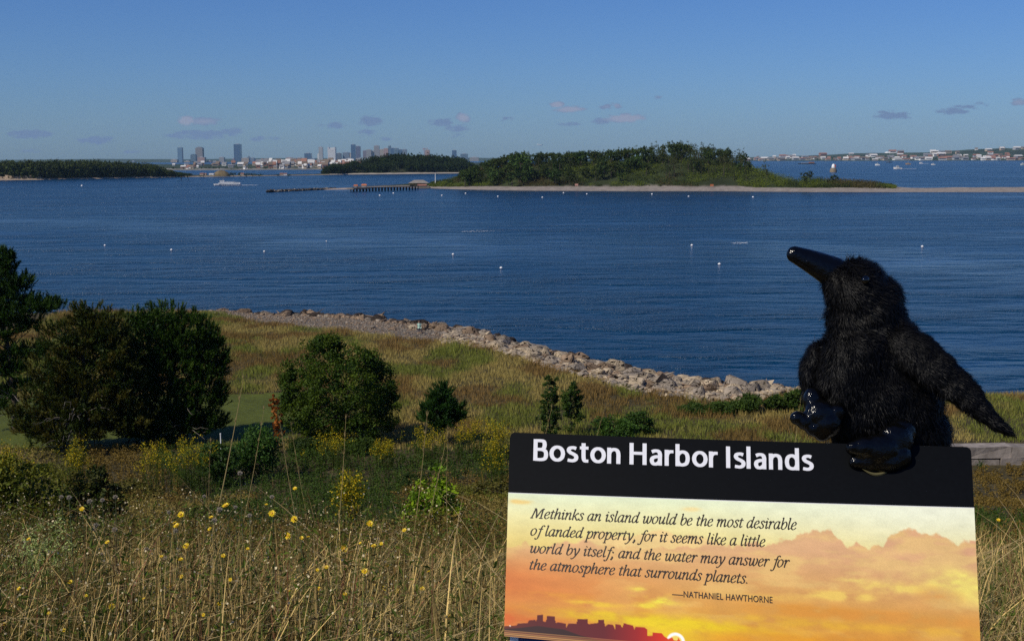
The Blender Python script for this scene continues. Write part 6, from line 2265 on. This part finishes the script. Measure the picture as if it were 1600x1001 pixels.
def furry(g, V, N, F, n, ln, wid, flow, col, mix=.42, jit=.35):
    tri = np.concatenate([F[:, :3], F[:, [0, 2, 3]]]) if F.shape[1] == 4 else F
    A = V[tri[:, 0]]; B = V[tri[:, 1]]; C_ = V[tri[:, 2]]
    ar = np.linalg.norm(np.cross(B - A, C_ - A), axis=1)
    i = rng.choice(len(tri), n, p=ar / ar.sum())
    r1, r2_ = np.sqrt(rng.uniform(0, 1, n))[:, None], rng.uniform(0, 1, n)[:, None]
    P = A[i] * (1 - r1) + B[i] * r1 * (1 - r2_) + C_[i] * r1 * r2_
    Nn = unit(N[tri[i, 0]])
    fl = flow(P)
    tg = unit(fl - Nn * (fl * Nn).sum(1, keepdims=True) + rng.normal(0, jit, (n, 3)))
    cl = (fbm(P[:, 0] * .07, P[:, 2] * .07, P[:, 1] * .05) - .5)[:, None]
    tg = unit(tg + np.array([1.0, 0, 0]) * cl * 3.2 + Nn * (fbm(P[:, 0] * .16, P[:, 2] * .16, P[:, 1] * .1) - .5)[:, None] * 1.3)
    L = (ln * rng.uniform(.5, 1.35, n) * np.where(rng.uniform(0, 1, n) < .05, 1.8, 1))[:, None]
    D1 = unit(Nn * mix * 1.3 + tg) * L * .5
    D2 = unit(Nn * mix * .55 + tg + np.array([0, 0, -.25])) * L * .5
    sd = unit(np.cross(tg, Nn)) * wid * .5
    Vv = np.stack([P - sd, P + sd, P + D1 + sd * .75, P + D1 - sd * .75, P + D1 + D2], 1).reshape(-1, 3)
    W_ = rv(Vv)
    b = g.n
    cc = np.repeat(np.broadcast_to(np.asarray(col), (n, 3)) * rng.uniform(.35, 2.4, (n, 1)), 5, 0)
    q = np.arange(n)[:, None] * 5
    g.add(W_, q + np.array([[0, 1, 2, 3]]), cc)
    g.F3.append(b + q + np.array([[3, 2, 4]])); g.M3.append(np.zeros(n, int))


m, nt, p = nmat('black_plush')
a_ = nt.nodes.new('ShaderNodeAttribute'); a_.attribute_name = 'Col'
nt.links.new(a_.outputs['Color'], p.inputs['Base Color'])
p.inputs['Roughness'].default_value = .5
p.inputs['Specular IOR Level'].default_value = .14
M_FUR = m
m, nt, p = nmat('black_patent')
p.inputs['Base Color'].default_value = (.002, .002, .0022, 1)
p.inputs['Roughness'].default_value = .13
p.inputs['Specular IOR Level'].default_value = .36
tcn = nt.nodes.new('ShaderNodeTexCoord')
vo = nt.nodes.new('ShaderNodeTexNoise'); vo.inputs['Scale'].default_value = 380; vo.inputs['Detail'].default_value = 4; vo.inputs['Roughness'].default_value = .65
nt.links.new(tcn.outputs['Object'], vo.inputs['Vector'])
b = nt.nodes.new('ShaderNodeBump'); b.inputs['Distance'].default_value = .00075; b.inputs['Strength'].default_value = .8
nt.links.new(vo.outputs['Fac'], b.inputs['Height']); nt.links.new(b.outputs[0], p.inputs['Normal'])
M_PATENT = m
M_EYE = solid('eye_glass', (.002, .002, .002), .03, spec=.8)
M_SOLE = solid('olive_felt', (.10, .085, .03), .9)

raven = empty('plush_raven', RL, label="black plush raven toy with glossy beak and feet on the brochure's edge", cat="stuffed toy")
FURC = (.0036, .0036, .0040)
body = [E_(1340, 458, 28, 52, 54, 47), E_(1318, 446, 26, 34, 38, 34), E_(1362, 484, 32, 50, 52, 44), E_(1335, 500, 32, 46, 40, 42), E_(1372, 512, 38, 46, 40, 44),
        E_(1345, 552, 34, 64, 60, 54), E_(1334, 590, 38, 62, 66, 54), E_(1398, 562, 44, 56, 56, 48), E_(1424, 560, 40, 38, 44, 38), E_(1398, 528, 38, 40, 34, 40), E_(1372, 474, 34, 40, 46, 38), E_(1388, 505, 38, 30, 40, 36), E_(1375, 612, 46, 88, 66, 56), E_(1412, 632, 52, 64, 62, 52), E_(1350, 645, 48, 70, 44, 46), E_(1300, 585, 46, 36, 58, 38),
        E_(1437, 678, 70, 50, 48, 50), E_(1380, 680, 76, 82, 50, 52), E_(1300, 640, 40, 28, 32, 28)]
V, N, F = fuse(body, 3.4, 8)
g = Geo(); g.add(rv(V), F, np.array(FURC) * .7)
furry(g, V, N, F, 56000, 10.5, 1.0, lambda P: np.array([[.12, 0, -1.0]]) + np.where((P[:, 2] > 60)[:, None], np.array([[.7, 0, .1]]), 0), FURC)
g.obj('body', M_FUR, raven)
# beak
bk = []
for t in np.linspace(0, 1, 9):
    px = 1303 + (1242 - 1303) * t; py = 426 + (397.5 - 426) * t - 1.0 * math.sin(math.pi * t)
    r = 25.5 + (13.6 - 25.5) * t
    bk.append(E_(px, py, 24 - 6 * t, r, r, r * .85))
V, N, F = fuse(bk, 1.8, 6)
g = Geo(); g.add(rv(V), F); bo = g.obj('beak', M_PATENT, raven, True)
# seam of the mouth
u = np.linspace(0, 1, 14)
ml = np.stack([1238 + 58 * u - 1370, 24 - 6 * (1 - u) - (12.5 + 8.6 * u) * .97 * .85 - .4, 600 - (404 + 30 * u + 2 * np.sin(math.pi * u))], 1)
g = Geo(); addtube(g, ml, .7, 5); V = np.concatenate(g.V); g.V = [rv(V)]; g.C = [np.full((len(V), 3), .004)]; g.obj('mouth_seam', M_FUR, bo)
# eyes
for (px, py, c, nm) in [(1352, 437, -20.5, 0), (1330, 432, 74, 1)]:
    V, N, F = fuse([E_(px, py, c, 6.5, 6.5, 5.0)], .8, 2)
    g = Geo(); g.add(rv(V), F); g.obj('eye', M_EYE, raven, True)
# wings
for nm, sp, fl, n in [('a', [E_(1412, 540, 8, 34, 31, 18), E_(1436, 556, 2, 40, 35, 17, 35), E_(1460, 576, 0, 40, 33, 16, 38), E_(1485, 596, 3, 38, 29, 14, 42), E_(1508, 615, 6, 35, 24, 12, 42), E_(1530, 637, 9, 29, 18, 10, 44), E_(1551, 656, 11, 23, 13, 8, 44), E_(1568, 668, 12, 16, 8, 6, 38), E_(1579, 675, 13, 8, 4, 4, 30)],
                       np.array([[.8, 0, -.7]]), 17000),
                      ('b', [E_(1275, 562, 46, 18, 28, 28), E_(1265, 584, 46, 17, 32, 28), E_(1268, 608, 48, 16, 24, 22)], np.array([[-.1, 0, -1.0]]), 5000)]:
    V, N, F = fuse(sp, 2.4, 6)
    g = Geo(); g.add(rv(V), F, np.array(FURC) * .7)
    furry(g, V, N, F, int(n * 1.1), 8.5, .9, lambda P: np.broadcast_to(fl, P.shape), FURC, .30, .25)
    w_ = g.obj('wing', M_FUR, raven)
    if nm == 'a':
        g = Geo()
        for a, b_, c_ in [((1533, 662), (1531, 668), (1533, 676)), ((1567, 677), (1568, 681), (1568, 684)), ((1578, 676), (1585, 679), (1590, 679)), ((1573, 678), (1575, 682), (1578, 682))]:
            P = np.array([(q[0] - 1370, 8, 600 - q[1]) for q in (a, b_, c_)], float)
            P = spline3 = np.concatenate([P[:1], P[1:2], P[2:]])
            addtube(g, P, .55, 4)
        V = np.concatenate(g.V); g.V = [rv(V)]; g.C = [np.full((len(V), 3), .006)]
        g.obj('loose_threads', M_FUR, w_)
# feet
feet = {'left': [E_(1270, 626, 4, 16, 22, 15), E_(1282, 648, -6, 26, 24, 18), E_(1292, 662, -8, 24, 22, 17), E_(1246, 653, -12, 12.5, 11.5, 11), E_(1258, 660, -11, 14, 12, 12), E_(1285, 677, -8, 14, 13, 11), E_(1272, 670, -10, 15, 12, 12), E_(1308, 644, -6, 14, 14, 13), E_(1312, 640, -4, 9, 11, 10)],
        'right': [E_(1408, 676, -6, 24, 22, 16), E_(1398, 690, -18, 30, 28, 18), E_(1372, 704, -28, 36, 26, 20), E_(1350, 700, -34, 24, 18, 16), E_(1334, 700, -38, 13.5, 12, 12), E_(1385, 722, -26, 30, 18, 17), E_(1358, 722, -30, 22, 15, 14), E_(1340, 722, -30, 15, 12, 12), E_(1352, 741, -22, 14, 10, 10), E_(1408, 715, -24, 18, 18, 14)]}
for kf, sp in feet.items():
    V, N, F = fuse(sp, 2.0, 7)
    g = Geo(); g.add(rv(V), F)
    fo = g.obj('foot', M_PATENT, raven, True)
    if kf == 'right':
        u = np.linspace(0, 1, 16)
        P = np.stack([1346 + 54 * u - 1370, -37 + 7 * u, 600 - (726 + 15 * np.sin(math.pi * (u * .9 + .1)))], 1)
        g = Geo(); addtube(g, P, 2.6 * np.sin(math.pi * np.clip(u, .06, .94)) + .3, 7); V = np.concatenate(g.V); g.V = [rv(V)]
        g.obj('sole_piping', M_SOLE, fo)

# ------------------------------------------------------------------ air
V, F = box(-16500, 16500, -700, 16500, -6, 420)
g = Geo(); g.add(V, F)
m = bpy.data.materials.new('hazy_air'); m.use_nodes = True
nt = m.node_tree; nt.nodes.clear()
pv = nt.nodes.new('ShaderNodeVolumePrincipled')
pv.inputs['Color'].default_value = (.50, .76, 1.0, 1)
pv.inputs['Density'].default_value = 2.1e-5
pv.inputs['Anisotropy'].default_value = .0
ou = nt.nodes.new('ShaderNodeOutputMaterial')
nt.links.new(pv.outputs[0], ou.inputs['Volume'])
o = tag(g.obj('haze', m), kind='stuff', label="thin blue-grey sea haze softening the far city", cat="haze")
